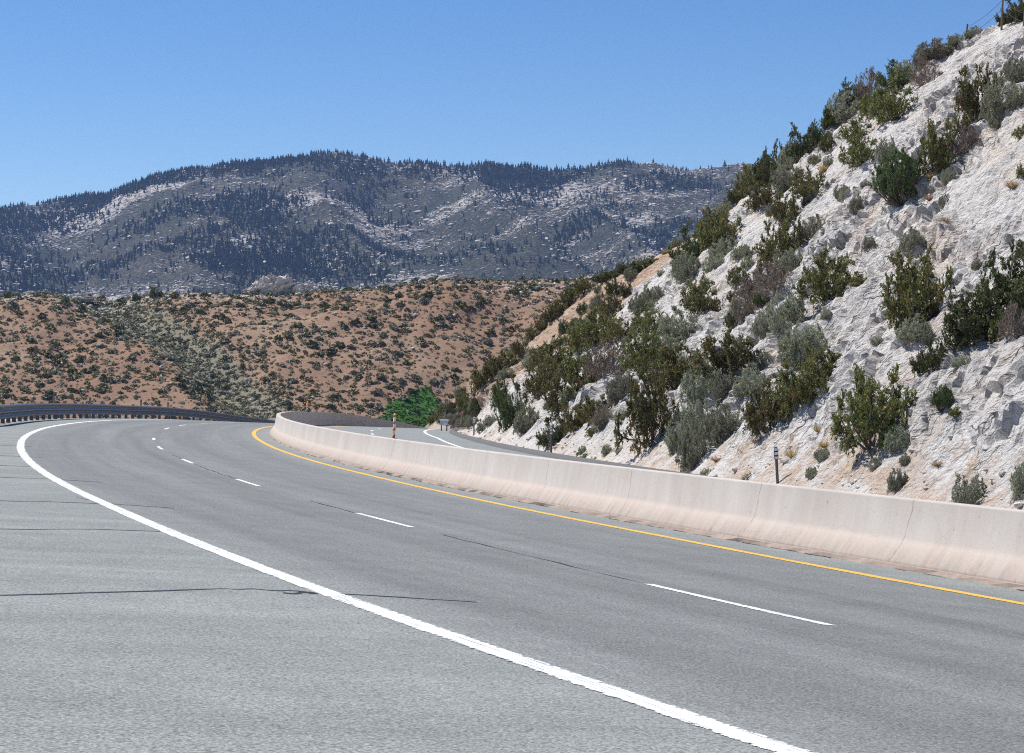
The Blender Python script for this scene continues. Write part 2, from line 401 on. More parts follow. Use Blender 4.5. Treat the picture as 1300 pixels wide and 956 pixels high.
def outer(s):    # outer edge of the pavement: a pull-out beside the camera, narrowing to the guardrail ahead
    return np.interp(s, [-135, -95, -60, -40, 200], [19, 17, 12.6, 11.0, 11.0])
S = np.concatenate([np.arange(-135, 60, .5), np.arange(60, 190, 2.0)])
no = 60
tt = np.linspace(0, 1, no)
V = []; U = []
for s in S:
    o = -8.35+(outer(s)+8.35)*tt
    x, y, z = road(np.full(no, s), o); V.append(np.stack([x, y, z], 1)); U.append(np.stack([np.full(no, s), o], 1))
V = np.concatenate(V); U = np.concatenate(U)
f = np.ascontiguousarray(grid_faces(len(S), no)[:, ::-1])
me = new_mesh('road', V, f, True)
uv = me.uv_layers.new(name='along_across'); uv.data.foreach_set('uv', U[f.ravel()].astype(np.float32).ravel())
obj('road', me, M['asphalt'], None, 'structure')

sN = np.concatenate([np.arange(-130, 60, .5), np.arange(60, 150, 2.)])
wo = np.interp(sN, [-110, -104, -94, -75, -65, -42, -30, 0], [8.57, 8.57, 8.46, 8.41, 8.42, 8.58, 8.5, 8.5])
strip('road_marking', sN, wo-.105, wo+.105, .004, M['white'])
yo = np.interp(sN, [-103, -94, -75, -48, -36, 0], [1.42, 1.17, .90, .78, .84, .92])
strip('road_marking', sN, yo-.095, yo+.095, .004, M['yellow'])
def dash_off(s): return np.interp(s, [-120, -104, -93, -82, -71, -60, -40, 0], [5.05, 5.03, 4.88, 4.77, 4.63, 4.62, 4.47, 4.45])
for a, b in ((-119, -115.9), (-105.75, -102.4), (-94.65, -91.7), (-83.7, -80.9), (-72.7, -69.9), (-62.3, -59.4), (-52.2, -49.4), (-34.6, -31.2), (-24.6, -20.9), (-13, -10), (-2, 1), (9, 12)):
    s_ = np.linspace(a, b, 14); strip('road_marking', s_, dash_off(s_)-.055, dash_off(s_)+.055, .004, M['white_worn'])
rw = np.interp(sN, [-60, -47, -30, -10, 10], [-6.6, -6.6, -7.1, -7.0, -6.8])
strip('road_marking', sN, rw-.08, rw+.08, .004, M['white'])
strip('road_marking', sN, np.full_like(sN, -1.65), np.full_like(sN, -1.45), .004, M['yellow'])
for a, b in ((-60, -57), (-49, -46), (-38, -35), (-27.5, -24.4), (-17.2, -14), (-6, -3), (5, 8)):
    s_ = np.linspace(a, b, 8); strip('road_marking', s_, -4.42, -4.28, .004, M['white_worn'])

# sealed cracks running out over the shoulder, and the open joint along the lane line
rng = np.random.default_rng(5)
def crack(pts, w, name='crack_sealant'):
    P = np.array(pts, float); t = np.linspace(0, len(P)-1, len(P)*14); ss = np.interp(t, np.arange(len(P)), P[:, 0]); oo = np.interp(t, np.arange(len(P)), P[:, 1])
    nz = (vnoise(t*2.3, t*0+3.3, 11)-.5)*.10; ww = w*(.55+.9*vnoise(t*1.7, t*0+9.1, 12)); ww[0] = ww[-1] = .003
    V = []
    for a in (-.5, .5):
        x, y, z = road(ss+nz+a*ww, oo); V.append(np.stack([x, y, z+.0025], 1))
    V = np.stack(V, 1).reshape(-1, 3)
    return obj(name, new_mesh(name, V, grid_faces(len(t), 2)), M['seal'], None, 'structure')
crack([(-106.4, 14.4), (-105.9, 12.2), (-105.63, 11.06), (-105.27, 10.5), (-104.52, 9.34), (-104.46, 9.06), (-104.56, 8.67), (-104.66, 8.09), (-104.9, 7.5)], .05)
crack([(-104.75, 8.95), (-104.62, 8.75), (-104.66, 8.68)], .07)
crack([(-99.4, 11.6), (-98.73, 10.32), (-98.01, 9.3), (-97.85, 8.55)], .05)
crack([(-93.9, 11.2), (-93.09, 9.83), (-92.68, 9.21), (-92.55, 8.64), (-92.49, 8.38), (-92.58, 8.0), (-92.8, 7.6)], .075)
crack([(-91.2, 8.68), (-91.9, 8.5), (-92.6, 8.25)], .06)
crack([(-86.4, 11.0), (-85.59, 9.33), (-85.21, 8.56), (-85.5, 7.7)], .07)
crack([(-80.6, 10.4), (-80.16, 9.09), (-79.67, 8.2)], .09)
crack([(-74.5, 10.4), (-74.2, 9.2), (-74.0, 8.0)], .10)
crack([(-66.5, 10.4), (-66.2, 9.2), (-66.0, 8.1)], .10)
for a, b in ((-102.3, -97.5), (-80.7, -73.0), (-69.7, -66)):
    ss_ = np.linspace(a, b, 6); crack([(q, float(dash_off(q))+.02) for q in ss_], .0 + .03, 'lane_joint')
# the lane joint runs along the road, so its width is across it
for o in [o for o in list(COL.objects) if o.name.startswith('lane_joint')]:
    bpy.data.objects.remove(o)
for a, b in ((-102.35, -96.0), (-91.6, -88.5), (-80.8, -73.0), (-69.8, -66.5)):
    s_ = np.linspace(a, b, 40); o_ = dash_off(s_)+(vnoise(s_*1.9, s_*0, 21)-.5)*.06; w_ = .003+.010*vnoise(s_*2.7, s_*0, 22)
    strip('lane_joint', s_, o_-w_, o_+w_, .005, M['seal'])

# old asphalt dike along the inner pavement edge, gravel verge behind it
def sweep(name, prof, s, mat, kind=None, parent=None, smooth=True, mesh_only=False, closed=False):
    """prof: list of (offset, height) along the section; UV = (metres along, metres of profile)"""
    s = np.asarray(s, float); V = []; U = []
    acc = [0.0]
    for a, b in zip(prof[:-1], prof[1:]): acc.append(acc[-1]+math.hypot(b[0]-a[0], b[1]-a[1]))
    for (o, h), q in zip(prof, acc):
        x, y, z = road(s, np.full_like(s, o)); V.append(np.stack([x, y, z+h], 1)); U.append(np.stack([s, np.full_like(s, q)], 1))
    V = np.stack(V, 1).reshape(-1, 3); U = np.stack(U, 1).reshape(-1, 2); f = np.ascontiguousarray(grid_faces(len(s), len(prof)))
    me = new_mesh(name, V, f, smooth); uvl = me.uv_layers.new(name='along_up'); uvl.data.foreach_set('uv', U[f.ravel()].astype(np.float32).ravel())
    return me if mesh_only else obj(name, me, mat, parent, kind)
sK = np.arange(-125, 120, .6)
sweep('kerb', [(-8.30, .0), (-8.36, .13), (-8.48, .16), (-8.62, .10), (-8.74, .0), (-8.74, -.2)], sK, M['dike'], 'structure')

# ------------------------------------------------------------------ concrete median barrier
barrier = thing('concrete_barrier', 'long curved tan concrete barrier dividing the two carriageways', 'barrier', (0, 0, 0))
sB = np.concatenate([np.arange(-125, 50, .35), np.arange(50, 150, 1.5)])
e = .03
prof = [(.165, .055), (.17, .09), (.02, .30), (-.01, .36), (-.092, .785), (-.096, .805), (-.106, .81), (-.254, .81), (-.264, .805), (-.268, .785), (-.35, .36), (-.38, .30), (-.53, .09), (-.525, .055)]
sweep('barrier_body', prof, sB, M['concrete'], parent=barrier)
# crumbling foot of the barrier, with an uneven asphalt edge against it
n = len(sB); 
def rough_foot(side):
    V = []
    for j, (o, h) in enumerate(((.162, .06), (.20, .052), (.225, .0), (.225, -.05))):
        oo = np.where(True, o, 0)+(0 if j == 0 else (vnoise(sB*3.1, sB*0+j, 31)-.5)*.05)
        oo = oo if side > 0 else -.36-oo
        x, y, z = road(sB, oo); V.append(np.stack([x, y, z+h*(1 if j != 1 else 1.0)], 1))
    return new_mesh('footing', np.stack(V, 1).reshape(-1, 3), grid_faces(n, 4), False)
obj('footing', rough_foot(1), M['footing'], barrier); obj('footing', rough_foot(-1), M['footing'], barrier)
for a in np.arange(-124, -60, .9):
    if rng.random() < .75:
        s_ = np.linspace(a, a+rng.uniform(.25, .85), 12); w_ = .004+.022*vnoise(s_*5.1, s_*0, 41)
        w_[0] = w_[-1] = .002
        strip('edge_gap', s_, .236+(vnoise(s_*3.1, s_*0+2, 31)-.5)*.05, .240+(vnoise(s_*3.1, s_*0+2, 31)-.5)*.05+2*w_, .006, M['seal'])

# ------------------------------------------------------------------ guardrail with posts
rail = thing('guardrail', 'dark steel guardrail on posts along the outside of the bend', 'guardrail', (0, 0, 0))
def rail_off(s): return np.interp(s, [-130, -95, -60, -42, 200], [18.2, 16.2, 11.8, 10.3, 10.3])
sR = np.arange(-118, 120, .95)
beam = [(0, .74), (.05, .735), (.085, .70), (.085, .66), (.03, .62), (.0, .58), (.03, .53), (.085, .49), (.085, .45), (.03, .41), (.0, .37), (.03, .32), (.085, .28), (.085, .25), (.05, .22), (0, .215)]
V = []
for b, h in beam:
    x, y, z = road(sR, rail_off(sR)-b); V.append(np.stack([x, y, z+h+.01], 1))
V = np.stack(V, 1).reshape(-1, 3)
bme = new_mesh('beam', V, grid_faces(len(sR), len(beam)), False)
bo = obj('beam', bme, M['galv'], rail)
sol = bo.modifiers.new('thickness', 'SOLIDIFY'); sol.thickness = .006
m = MB(); m.box((0, 0, .06), (.15, .15, 1.26)); post_me = m.mesh('post')
m = MB(); m.box((0, 0, .48), (.15, .14, .5)); block_me = m.mesh('blockout')
for s in sR[::2]:
    p = rp(s, rail_off(s)+.25); th = s/RB
    o = obj('post', post_me, M['steel'], rail); o.location = p; o.rotation_euler = (0, 0, -th)
    b = obj('blockout', block_me, M['wood'], o); b.location = (.165, 0, 0)

# verge, embankment below the guardrail, valley ground
V = []
for q, dz in ((0, -.02), (1.6, -.12), (3.2, -.9), (24, -13.0)):
    x, y, z = road(S, outer(S)+q); zz = z+dz if q < 4 else np.minimum(z-2, -15.5)
    V.append(np.stack([x, y, zz+(fbm(S*.4, S*0+q, 51)*.25 if q else 0)], 1))
obj('ground_verge', new_mesh('ground_verge', np.stack(V, 1).reshape(-1, 3), np.ascontiguousarray(grid_faces(len(S), 4)[:, ::-1]), True), M['dirt'], None, 'structure')
g = 3300
obj('ground', new_mesh('ground', [(-g, -300, -15), (g, -300, -15), (g, 4200, -15), (-g, 4200, -15)], [(0, 1, 2, 3)]), M['dirt'], None, 'structure')

# ------------------------------------------------------------------ the white rock cut on the inside of the bend
TA = .93; ANG = math.atan(TA)
hs = np.concatenate([np.arange(-104, -30, .11), np.arange(-30, -20, .15), np.arange(-20, 80, .22)])
hl = np.concatenate([np.arange(0, 26, .11), np.arange(26, 50, .15), np.arange(50, 66, .4)])          # metres up the slope
SS, LL = np.meshgrid(hs, hl, indexing='ij')
hh = LL*math.sin(ANG); back = LL*math.cos(ANG)
over = np.maximum(0, hh-40); hh = hh-over*.6; back = back+over*.6             # rounds off above the frame
back = back+np.interp(hh, [0, 2, 4, 6, 8, 10, 12, 15, 18, 21, 25, 60], [0, 0, 1.33, 1.83, 1.83, 2.05, 2.12, 2.3, 3.9, 6.5, 7.4, 7.54])   # the face lies back a little above mid-height
zr = road(hs, np.full_like(hs, -9.2))[2][:, None]
bulge = 4.6*sst(3, 15, SS)*(1-sst(38, 62, SS))*sst(.2, 3.0, hh)*(1-sst(8.5, 13.5, hh))
bulge += .5*np.exp(-((SS+22)/7)**2)*sst(1, 4, hh)*(1-sst(8, 14, hh))
amp = sst(0, 2.2, hh)
a_ = .55; ca, sa = math.cos(a_), math.sin(a_)
P = SS*ca+LL*sa; Q = -SS*sa+LL*ca
wx = fbm(SS/5, LL/5, 61)*2.2; wy = fbm(SS/5+40, LL/5, 62)*2.2
b1, e1 = blocks((P+wx)/5.0, (Q+wy)/2.6, 70)
b2, e2 = blocks((P+wx)/2.0+7, (Q+wy)/.95, 75)
b3, e3 = blocks(P/.95+wx*.4, Q/.36+wy*.4, 80)
b4, e4 = blocks(SS/.55+wx*.3, LL/.5+wy*.3, 84)
smoothm = sst(-.06, .08, fbm(SS/9+3, LL/14, 65, 3)+.5*(1-sst(-84, -74, SS)))                           # 1 = broken rock, 0 = smooth raked face
toe = sst(0, 5, hh)
disp = fbm(SS/9, LL/22, 66, 3)*1.5*toe + (ridged(SS/3.2, LL/11, 67, 3)-.6)*.8*toe
disp += amp*((.25+.75*smoothm)*(b1*.24+b2*.30)+ (.35+.65*smoothm)*b3*.18 + (.3+.7*smoothm)*b4*.12 + fbm(SS/1.1, LL/.9, 68, 4)*.42)
joint = np.clip((1-sst(.0, .07, e1))*.5+(1-sst(.0, .08, e2))*.6+(1-sst(0, .12, e3))*.45, 0, 1)*(.35+.65*smoothm)*amp*sst(-.12, .12, fbm(SS/2.2, LL/2.2, 63, 3))
ribs = ridged((SS+LL*.25)/1.5+wx*.5, LL/6.5+wy*.2, 64, 4); ribs = np.abs(ribs-.62)
disp += amp*(.4+.6*smoothm)*(.22-ribs)*.75
disp -= joint*.14
soil = .75*sst(0, 9, SS)*(1-sst(11, 17, hh)) + .42*(1-sst(.3, 3.2, hh)) + .5*(fbm(SS/11, LL/7, 69, 3))
disp *= (1-.2*np.clip(sst(5, 10, SS)*(1-sst(10, 15, hh)), 0, 1))
r = RB-9.0-back+bulge-1.366e-6*(np.clip(SS, -115, 40)+50)**3 + disp*math.sin(ANG)
r = np.minimum(r, RB-8.75)
z = zr+hh+disp*math.cos(ANG)*.8
th = SS/RB
X = CX-r*np.cos(th); Y = CY+r*np.sin(th); z[:, 0] = zr[:, 0]-.25
me = new_mesh('rocky_hill', np.stack([X, Y, z], -1).reshape(-1, 3), np.ascontiguousarray(grid_faces(len(hs), len(hl))), False)
point_float(me, 'soil', soil); point_float(me, 'joint', joint); point_float(me, 'broken', (.3+.7*smoothm)*amp)
uvl = me.uv_layers.new(name='slope'); _vi = np.empty(len(me.loops), np.int32); me.loops.foreach_get('vertex_index', _vi)
uvl.data.foreach_set('uv', np.stack([SS.ravel()[_vi], LL.ravel()[_vi]], 1).astype(np.float32).ravel())
obj('rocky_hill', me, M['rock'], None, 'structure')
hill_v = np.stack([X, Y, z], -1).reshape(-1, 3)
# coarse copy for finding where plants stand
ci, cj = slice(None, None, 3), slice(None, None, 3)
Vc = np.stack([X[ci, cj], Y[ci, cj], z[ci, cj]], -1); fc = grid_faces(Vc.shape[0], Vc.shape[1])
bvh = BVHTree.FromPolygons(Vc.reshape(-1, 3).tolist(), fc.tolist())
# the hilltop behind the cut
top_i = np.arange(0, len(hs), 12)
V = []
for d, dz in ((0, 0), (12, 1.0), (60, -2), (200, -14)):
    rr = r[top_i, -1]-d; V.append(np.stack([CX-rr*np.cos(hs[top_i]/RB), CY+rr*np.sin(hs[top_i]/RB), np.maximum(z[top_i, -1]+dz, -14.5)], 1))
obj('hill_top', new_mesh('hill_top', np.stack(V, 1).reshape(-1, 3), grid_faces(len(top_i), 4), True), M['dirt'], None, 'structure')
# gravel verge between dike and toe
sG = np.arange(-120, 100, .4); V = []
for o in (-8.5, -8.75, -9.0, -9.4, -10.2):
    x, y, zz = road(sG, np.full_like(sG, o)); V.append(np.stack([x, y, zz+.02+(fbm(sG*1.3, sG*0+o*3, 91)*.16 if o < -8.7 else 0)], 1))
obj('ground_gravel', new_mesh('ground_gravel', np.stack(V, 1).reshape(-1, 3), grid_faces(len(sG), 5), True), M['gravel'], None, 'structure')

# ------------------------------------------------------------------ the orange hill across the valley
RIDGE = [(-400, 372), (-150, 366), (0, 372), (50, 365), (104, 366), (128, 373), (160, 370), (200, 371), (290, 371), (310, 367), (400, 362), (450, 363), (500, 362), (540, 356), (570, 349), (600, 351), (640, 353), (700, 352), (750, 342), (840, 318), (1000, 300), (1400, 300)]
RU = np.array([a for a, b in RIDGE], float); RV = np.array([b for a, b in RIDGE], float)
def hill(x, y):
    """height, swale mask, pale-rock mask, lush-meadow mask of the orange hill"""
    DR = 420+18*fbm(x/60, x*0+2.2, 101, 2)
    u = 650+F*x/DR
    zr_ = (YH-np.interp(u, RU, RV))/F*DR
    y0 = 338+np.interp(x, [-120, -40, -14, 10, 60], [0, 0, 8, 14, 10])
    zb = -10.5
    t = (y-y0)/(DR-y0)
    body = np.where(t < 0, t*2.0, np.where(t < .85, t/.965, 1-.119*np.exp(-(t-.85)/.115)))
    body = np.where(t > 1, body-(t-1)*.25, body)
    zz = zb+(zr_-zb)*body
    xg = np.interp(t, [0, .3, .6, 1], [-37, -48, -63, -84])
    gul = np.exp(-((x-xg)/6.5)**2)*np.clip(t*4, 0, 1)*np.clip((1.12-t)*4, 0, 1)
    zz -= 2.6*gul
    xr = np.interp(t, [0, .5, 1], [-16, -8, 5]); gul2 = np.exp(-((x-xr)/5)**2)*(1-sst(.2, .55, t))
    zz -= 1.6*gul2
    zz += (fbm(x/22, y/26, 102, 4)*6.5+(ridged(x/16+.2*fbm(y/20, x/20, 109, 2), y/70, 108, 3)-.6)*2.6+fbm(x/5, y/5, 104, 3)*1.0)*np.clip(t+.15, 0, 1)*np.where(t > .8, .45, 1)
    pale = sst(.72, 1.0, t)*.55+fbm(x/14, y/14, 105, 3)*.9
    lx = fbm(x/4, t*11, 107, 3)
    lush = sst(-.5, .5, np.minimum(x+20.5-(t-.2)*22+lx*12, -12.0+(t-.2)*14+lx*15-x))*(1-sst(.25, .33, t+lx*.16+.006*np.abs(x+14)))
    sw = np.clip(np.exp(-((x-xg-1)/6.5)**2)*(1-sst(.9, 1.05, t)), 0, 1)+.45*(1-sst(-.02, .22, t))*np.exp(-((x+8)/30)**2)+.5*sst(8, 40, x)*sst(.5, .8, t)
    return zz, sw, pale, lush
gx = np.arange(-210, 130, 1.0); gy = np.concatenate([np.arange(300, 450, .8), np.arange(450, 720, 6.)])
GX, GY = np.meshgrid(gx, gy, indexing='ij'); GZ, SW, PA, LU = hill(GX, GY)
me = new_mesh('hills', np.stack([GX, GY, GZ], -1).reshape(-1, 3), np.ascontiguousarray(grid_faces(len(gx), len(gy))), True)
point_float(me, 'swale', SW); point_float(me, 'pale', PA); point_float(me, 'lush', LU)
obj('hills', me, M['soil'], None, 'structure')

# a low knoll beyond the crest, below the end of the white slope
kx = np.arange(-34, 10, .4); ky = np.arange(232, 300, .5); KX, KY = np.meshgrid(kx, ky, indexing='ij')
rdg = np.interp(KX, [-34, -19, -14, -10.3, -7.5, -4.9, -2.4, .5, 4, 7, 10], [-15.3, -12, -8.6, -5.7, -3.2, -1.0, .6, .6, -6, -13, -15.3])
KZ = -15.4+(rdg+15.4)*np.exp(-((KY-262)/15)**2)+(fbm(KX/4, KY/6, 161, 4)*1.5+fbm(KX/1.2, KY/1.5, 162, 2)*.3)*sst(-15, -9, rdg)
kV = np.stack([KX, KY, KZ], -1).reshape(-1, 3); kf = np.ascontiguousarray(grid_faces(len(kx), len(ky)))
me = new_mesh('hill_knoll', kV, kf, True); kn = len(kV)
point_float(me, 'swale', .55*np.exp(-((KZ.ravel()+6)/2.5)**2)); point_float(me, 'pale', .45+fbm(KX/3, KY/4, 163, 3).ravel()*1.3); point_float(me, 'lush', np.zeros(kn))
obj('hill_knoll', me, M['soil'], None, 'structure')
bvh_knoll = BVHTree.FromPolygons(kV.tolist(), kf.tolist())

# ------------------------------------------------------------------ the far mountain
MR = [(-500, 320), (-250, 290), (0, 267), (30, 260), (100, 252), (135, 249), (165, 234), (200, 224), (250, 214), (330, 205), (380, 200), (425, 194), (455, 199), (500, 207), (540, 208), (580, 213), (620, 210), (665, 213), (700, 218), (750, 212), (790, 205), (830, 207), (870, 216), (900, 213), (950, 206), (1000, 205), (1100, 215), (1300, 230), (1800, 290)]
MU = np.array([a for a, b in MR], float); MV = np.array([b for a, b in MR], float)
DM0, DM1 = 2150., 2900.
def mountain(x, y):
    u = 650+F*x/DM1
    zr_ = (YH-np.interp(u, MU, MV))/F*DM1
    t = (y-DM0)/(DM1-DM0)
    zz = 55+(zr_-55)*np.where(t < 1, np.clip(t, -.3, 1)**1.0, 1-(t-1)*.7)
    k = np.clip(t, 0, 1)*np.clip((1.0-t)*1.6, 0, 1)
    sp = ridged(x/210+.3*fbm(y/300, x/300, 110, 2)+.25*y/260, y/900, 111, 4)-.62
    zz = zz+k*(sp*270+fbm(x/70, y/70, 112, 4)*45) + fbm(x/35, y/35, 113, 3)*8*np.clip(t, 0, 1)
    return zz, sp
mx = np.arange(-1050, 700, 7.0); my = np.concatenate([np.arange(2050, 3000, 7.), np.arange(3000, 3800, 60.)])
MX, MY = np.meshgrid(mx, my, indexing='ij'); MZ, SP = mountain(MX, MY)
def rocky(x, y):
    return fbm(x/75, y/45, 121, 4)*1.2+fbm(x/300, y/200, 122, 2)*.7+.46
me = new_mesh('mountains', np.stack([MX, MY, MZ], -1).reshape(-1, 3), np.ascontiguousarray(grid_faces(len(mx), len(my))), True)
point_float(me, 'rocky', rocky(MX, MY)); obj('mountains', me, M['mountain'], None, 'structure')

# ------------------------------------------------------------------ scatter kits (many little plants or stones as one mesh, or copies)
def scatter_mesh(name, kits, which, pos, scl, rot, tints, mat, smooth=False):
    """kits: list of (verts, tri faces, per-face shade); returns one object holding every instance"""
    VV = []; FF = []; CC = []; b = 0
    for i in range(len(pos)):
        v, f_, sh = kits[which[i]]
        c, s_ = math.cos(rot[i]), math.sin(rot[i])
        w = v*scl[i]
        w = np.stack([w[:, 0]*c-w[:, 1]*s_, w[:, 0]*s_+w[:, 1]*c, w[:, 2]], 1)+pos[i]
        VV.append(w); FF.append(f_+b); CC.append(sh[:, None]*tints[i][None, :]); b += len(v)
    me = new_mesh(name, np.concatenate(VV), np.concatenate(FF), smooth); face_color(me, np.concatenate(CC))
    return me

def kit_scrub(seed, n=46, flat=.75):
    """a small desert shrub: leaf-clump faces through a low dome"""
    g_ = np.random.default_rng(seed); V = []; F_ = []; C_ = []
    for i in range(n):
        a = g_.uniform(0, 2*math.pi); rr = g_.uniform(0, 1)**.6*.5; zc = g_.uniform(.05, 1)*flat*(1-(rr/.56)**2)+.04
        c = np.array([rr*math.cos(a), rr*math.sin(a), zc]); q = g_.uniform(.10, .2)
        d1 = g_.normal(size=3); d1 /= np.linalg.norm(d1); d2 = np.cross(d1, g_.normal(size=3)); d2 /= np.linalg.norm(d2)
        k = len(V); V += [c-d1*q-d2*q*.6, c+d1*q-d2*q*.5, c+d2*q*1.1]; F_.append((k, k+1, k+2)); C_.append(g_.uniform(.6, 1.35))
    return np.array(V), np.array(F_), np.array(C_)

def kit_pine(seed):
    g_ = np.random.default_rng(seed); V = []; F_ = []; C_ = []
    for a in range(3):
        k = len(V); w = 2*math.pi*a/3
        V += [np.array([.03*math.cos(w), .03*math.sin(w), -.15]), np.array([.03*math.cos(w+2.1), .03*math.sin(w+2.1), -.15]), np.array([0, 0, .6])]; F_.append((k, k+1, k+2)); C_.append(.9)
    nt = 3
    for t in range(nt):
        z0 = .12+.72*t/(nt-1)*.95; r0 = .25*(1-.72*t/(nt-1))*g_.uniform(.8, 1.2); ht = .42*(1-.3*t/nt)
        for a in range(5):
            w = 2*math.pi*(a+g_.uniform(-.3, .3))/5; q = r0*g_.uniform(.55, 1.25); k = len(V)
            V += [np.array([q*math.cos(w-.75), q*math.sin(w-.75), z0-.03*g_.random()]), np.array([q*math.cos(w+.75), q*math.sin(w+.75), z0-.05*g_.random()]), np.array([0, 0, min(1, z0+ht)])]
            F_.append((k, k+1, k+2)); C_.append(g_.uniform(.65, 1.35))
    return np.array(V), np.array(F_), np.array(C_)

def kit_stone(seed, sub=1):
    import bmesh
    bm = bmesh.new(); bmesh.ops.create_icosphere(bm, subdivisions=sub, radius=.5)
    v = np.array([p.co[:] for p in bm.verts]); f_ = np.array([[q.index for q in p.verts] for p in bm.faces]); bm.free()
    g_ = np.random.default_rng(seed); v = v*(1+g_.normal(0, .13, (len(v), 1)))*np.array([1.2, .9, .65])
    for i in range(3):      # a few broken faces
        d = g_.normal(size=3); d /= np.linalg.norm(d); k = v@d; lim = g_.uniform(.2, .34); v = v-np.maximum(0, k-lim)[:, None]*d
    return v, f_, g_.uniform(.9, 1.1, len(f_))

scrubs = [kit_scrub(i) for i in range(6)]; pines = [kit_pine(20+i) for i in range(6)]; stones = [kit_stone(40+i) for i in range(6)]

# shrubs of the orange hill
g_ = np.random.default_rng(7)
N = 190000
px = g_.uniform(-130, 75, N); py = g_.uniform(320, 436, N)
hz, sw, pa, lu = hill(px, py)
dens = .13+.28*np.clip(fbm(px/12, py/12, 131, 3)+.25, 0, 1)+.75*np.clip(sw, 0, 1)+.12*np.clip(pa, 0, 1)
dens *= np.where(lu < .35, 1, .28)
keep = g_.random(N) < dens*.62
px, py, hz, sw = px[keep], py[keep], hz[keep], sw[keep]; n = len(px)
size = np.clip(np.exp(g_.normal(-.70, .48, n)), .2, 1.5)*np.where(sw > .5, .8, 1)
grey = g_.random(n) < np.where(sw > .5, .8, .42)
tint = np.where(grey[:, None], np.array([.27, .27, .19]), np.array([.15, .15, .07]))*g_.uniform(.7, 1.25, (n, 1))*np.array([1, 1, 1])
yel = (g_.random(n) < .14) & ~grey; tint[yel] = np.array([.17, .15, .04])*g_.uniform(.8, 1.2, (yel.sum(), 1))
scl = np.stack([size*g_.uniform(.95, 1.5, n), size*g_.uniform(.95, 1.5, n), size*g_.uniform(.65, .95, n)], 1)
pos = np.stack([px, py, hz-.06], 1); rot = g_.uniform(0, 6.28, n); which = g_.integers(0, 6, n)
uu = 650+F*px/py; vv = YH-F*hz/py
vis = (uu > 4) & (uu < 760) & (vv < 520)
rank = np.argsort(-(size/py)*vis)
big = rank[:270]; rest = np.setdiff1d(np.arange(n), big)
obj('hillside_scrub', scatter_mesh('hillside_scrub', scrubs, which[rest], pos[rest], scl[rest], rot[rest], tint[rest], None), M['tint'], None, 'stuff')
pal = {'grey': (.25, .25, .18), 'dark': (.12, .13, .06), 'olive': (.15, .14, .04)}
protos = {}
for k, c in pal.items():
    for j in range(3):
        v, f_, sh = kit_scrub(60+j, 90)
        me = new_mesh('hill_shrub', v, f_); face_color(me, sh[:, None]*np.array(c)[None, :]); me.materials.append(M['tint']); protos[k, j] = me
hl_lab = {'grey': 'small grey-green shrub dotted on the orange hillside across the valley', 'dark': 'small dark green shrub dotted on the orange hillside across the valley', 'olive': 'small olive-yellow shrub dotted on the orange hillside across the valley'}
for i in big:
    k = 'grey' if grey[i] else ('olive' if yel[i] else 'dark')
    o = obj('hill_shrub', protos[k, int(which[i]) % 3], None); o.location = pos[i]; o.rotation_euler = (0, 0, rot[i]); o.scale = scl[i]*1.05
    tag(o, hl_lab[k], 'shrub', 'shrubs dotted over the orange hillside')
# pale stones on it
N = 16000
px = g_.uniform(-130, 75, N); py = g_.uniform(330, 432, N); hz, sw, pa, lu = hill(px, py)
keep = (g_.random(N) < np.clip(pa*1.6-.1, .05, 1)*.7) & (lu < .2); px, py, hz = px[keep], py[keep], hz[keep]; n = len(px)
sz = np.clip(np.exp(g_.normal(-1.0, .5, n)), .1, .9); obj('hillside_stones', scatter_mesh('hillside_stones', stones, g_.integers(0, 6, n), np.stack([px, py, hz+sz*.1], 1), np.stack([sz*1.2, sz, sz*1.35], 1), g_.uniform(0, 6.28, n), np.array([.52, .47, .41])*g_.uniform(.75, 1.15, (n, 1)), None), M['rocktint'], None, 'stuff')
# lush green reeds in the valley bottom
N = 16000
px = g_.uniform(-30, 5, N); py = g_.uniform(325, 385, N); hz, sw, pa, lu = hill(px, py); keep = lu > .28; px, py, hz = px[keep], py[keep], hz[keep]; n = len(px)
sz = g_.uniform(.3, .62, n); obj('valley_grass', scatter_mesh('valley_grass', scrubs, g_.integers(0, 6, n), np.stack([px, py, hz-.1], 1), np.stack([sz, sz, sz*g_.uniform(.3, .55, n)], 1), g_.uniform(0, 6.28, n), np.array([.042, .115, .016])*g_.uniform(.8, 1.15, (n, 1))*(.75+.5*np.clip(fbm(px/2.5, py/4, 151, 2)+.5, 0, 1))[:, None], None), M['tint'], None, 'stuff')

# rock outcrops standing on the ridge of the orange hill
def outcrop(u, w, h, tilt, label, seed, dy=0, sink=.3, rough=.5):
    D = 421.0+dy; x = (u-650)/F*D; wm = w/F*D; hm = h/F*D; zz = float(hill(np.array([x]), np.array([D]))[0][0])
    nu, nv = 120, 60
    a = np.linspace(0, 2*math.pi, nu); b = np.linspace(0, math.pi/2, nv); A, B = np.meshgrid(a, b, indexing='ij')
    X = np.cos(A)*np.cos(B); Yv = np.sin(A)*np.cos(B); Z = np.sin(B)
    lean = X*.5+.5; Z = np.minimum(Z*(1-.5*np.abs(X-tilt)**1.3), .78+.1*X)
    q, ed = blocks(X*3.2+Z*2+seed, Z*7.5-X*4.2+Yv*2, 200+seed); q = q*.9+.35*blocks(X*8+seed, Z*9-X*5, 260+seed)[0]; 
    k = 1+rough*q*.55; 
    V = np.stack([X*wm/2*k, Yv*wm*.33*k, Z*hm*k-sink], -1)
    me = new_mesh('rock_outcrop', V.reshape(-1, 3), np.ascontiguousarray(grid_faces(nu, nv)), False)
    point_float(me, 'soil', np.full(nu*nv, .25)); point_float(me, 'joint', (1-sst(0, .08, ed))*.8)
    o = obj('rock_outcrop', me, M['rock']); o.location = (x, D, zz-.3); return tag(o, label, 'rock', 'rock outcrops on the orange ridge')
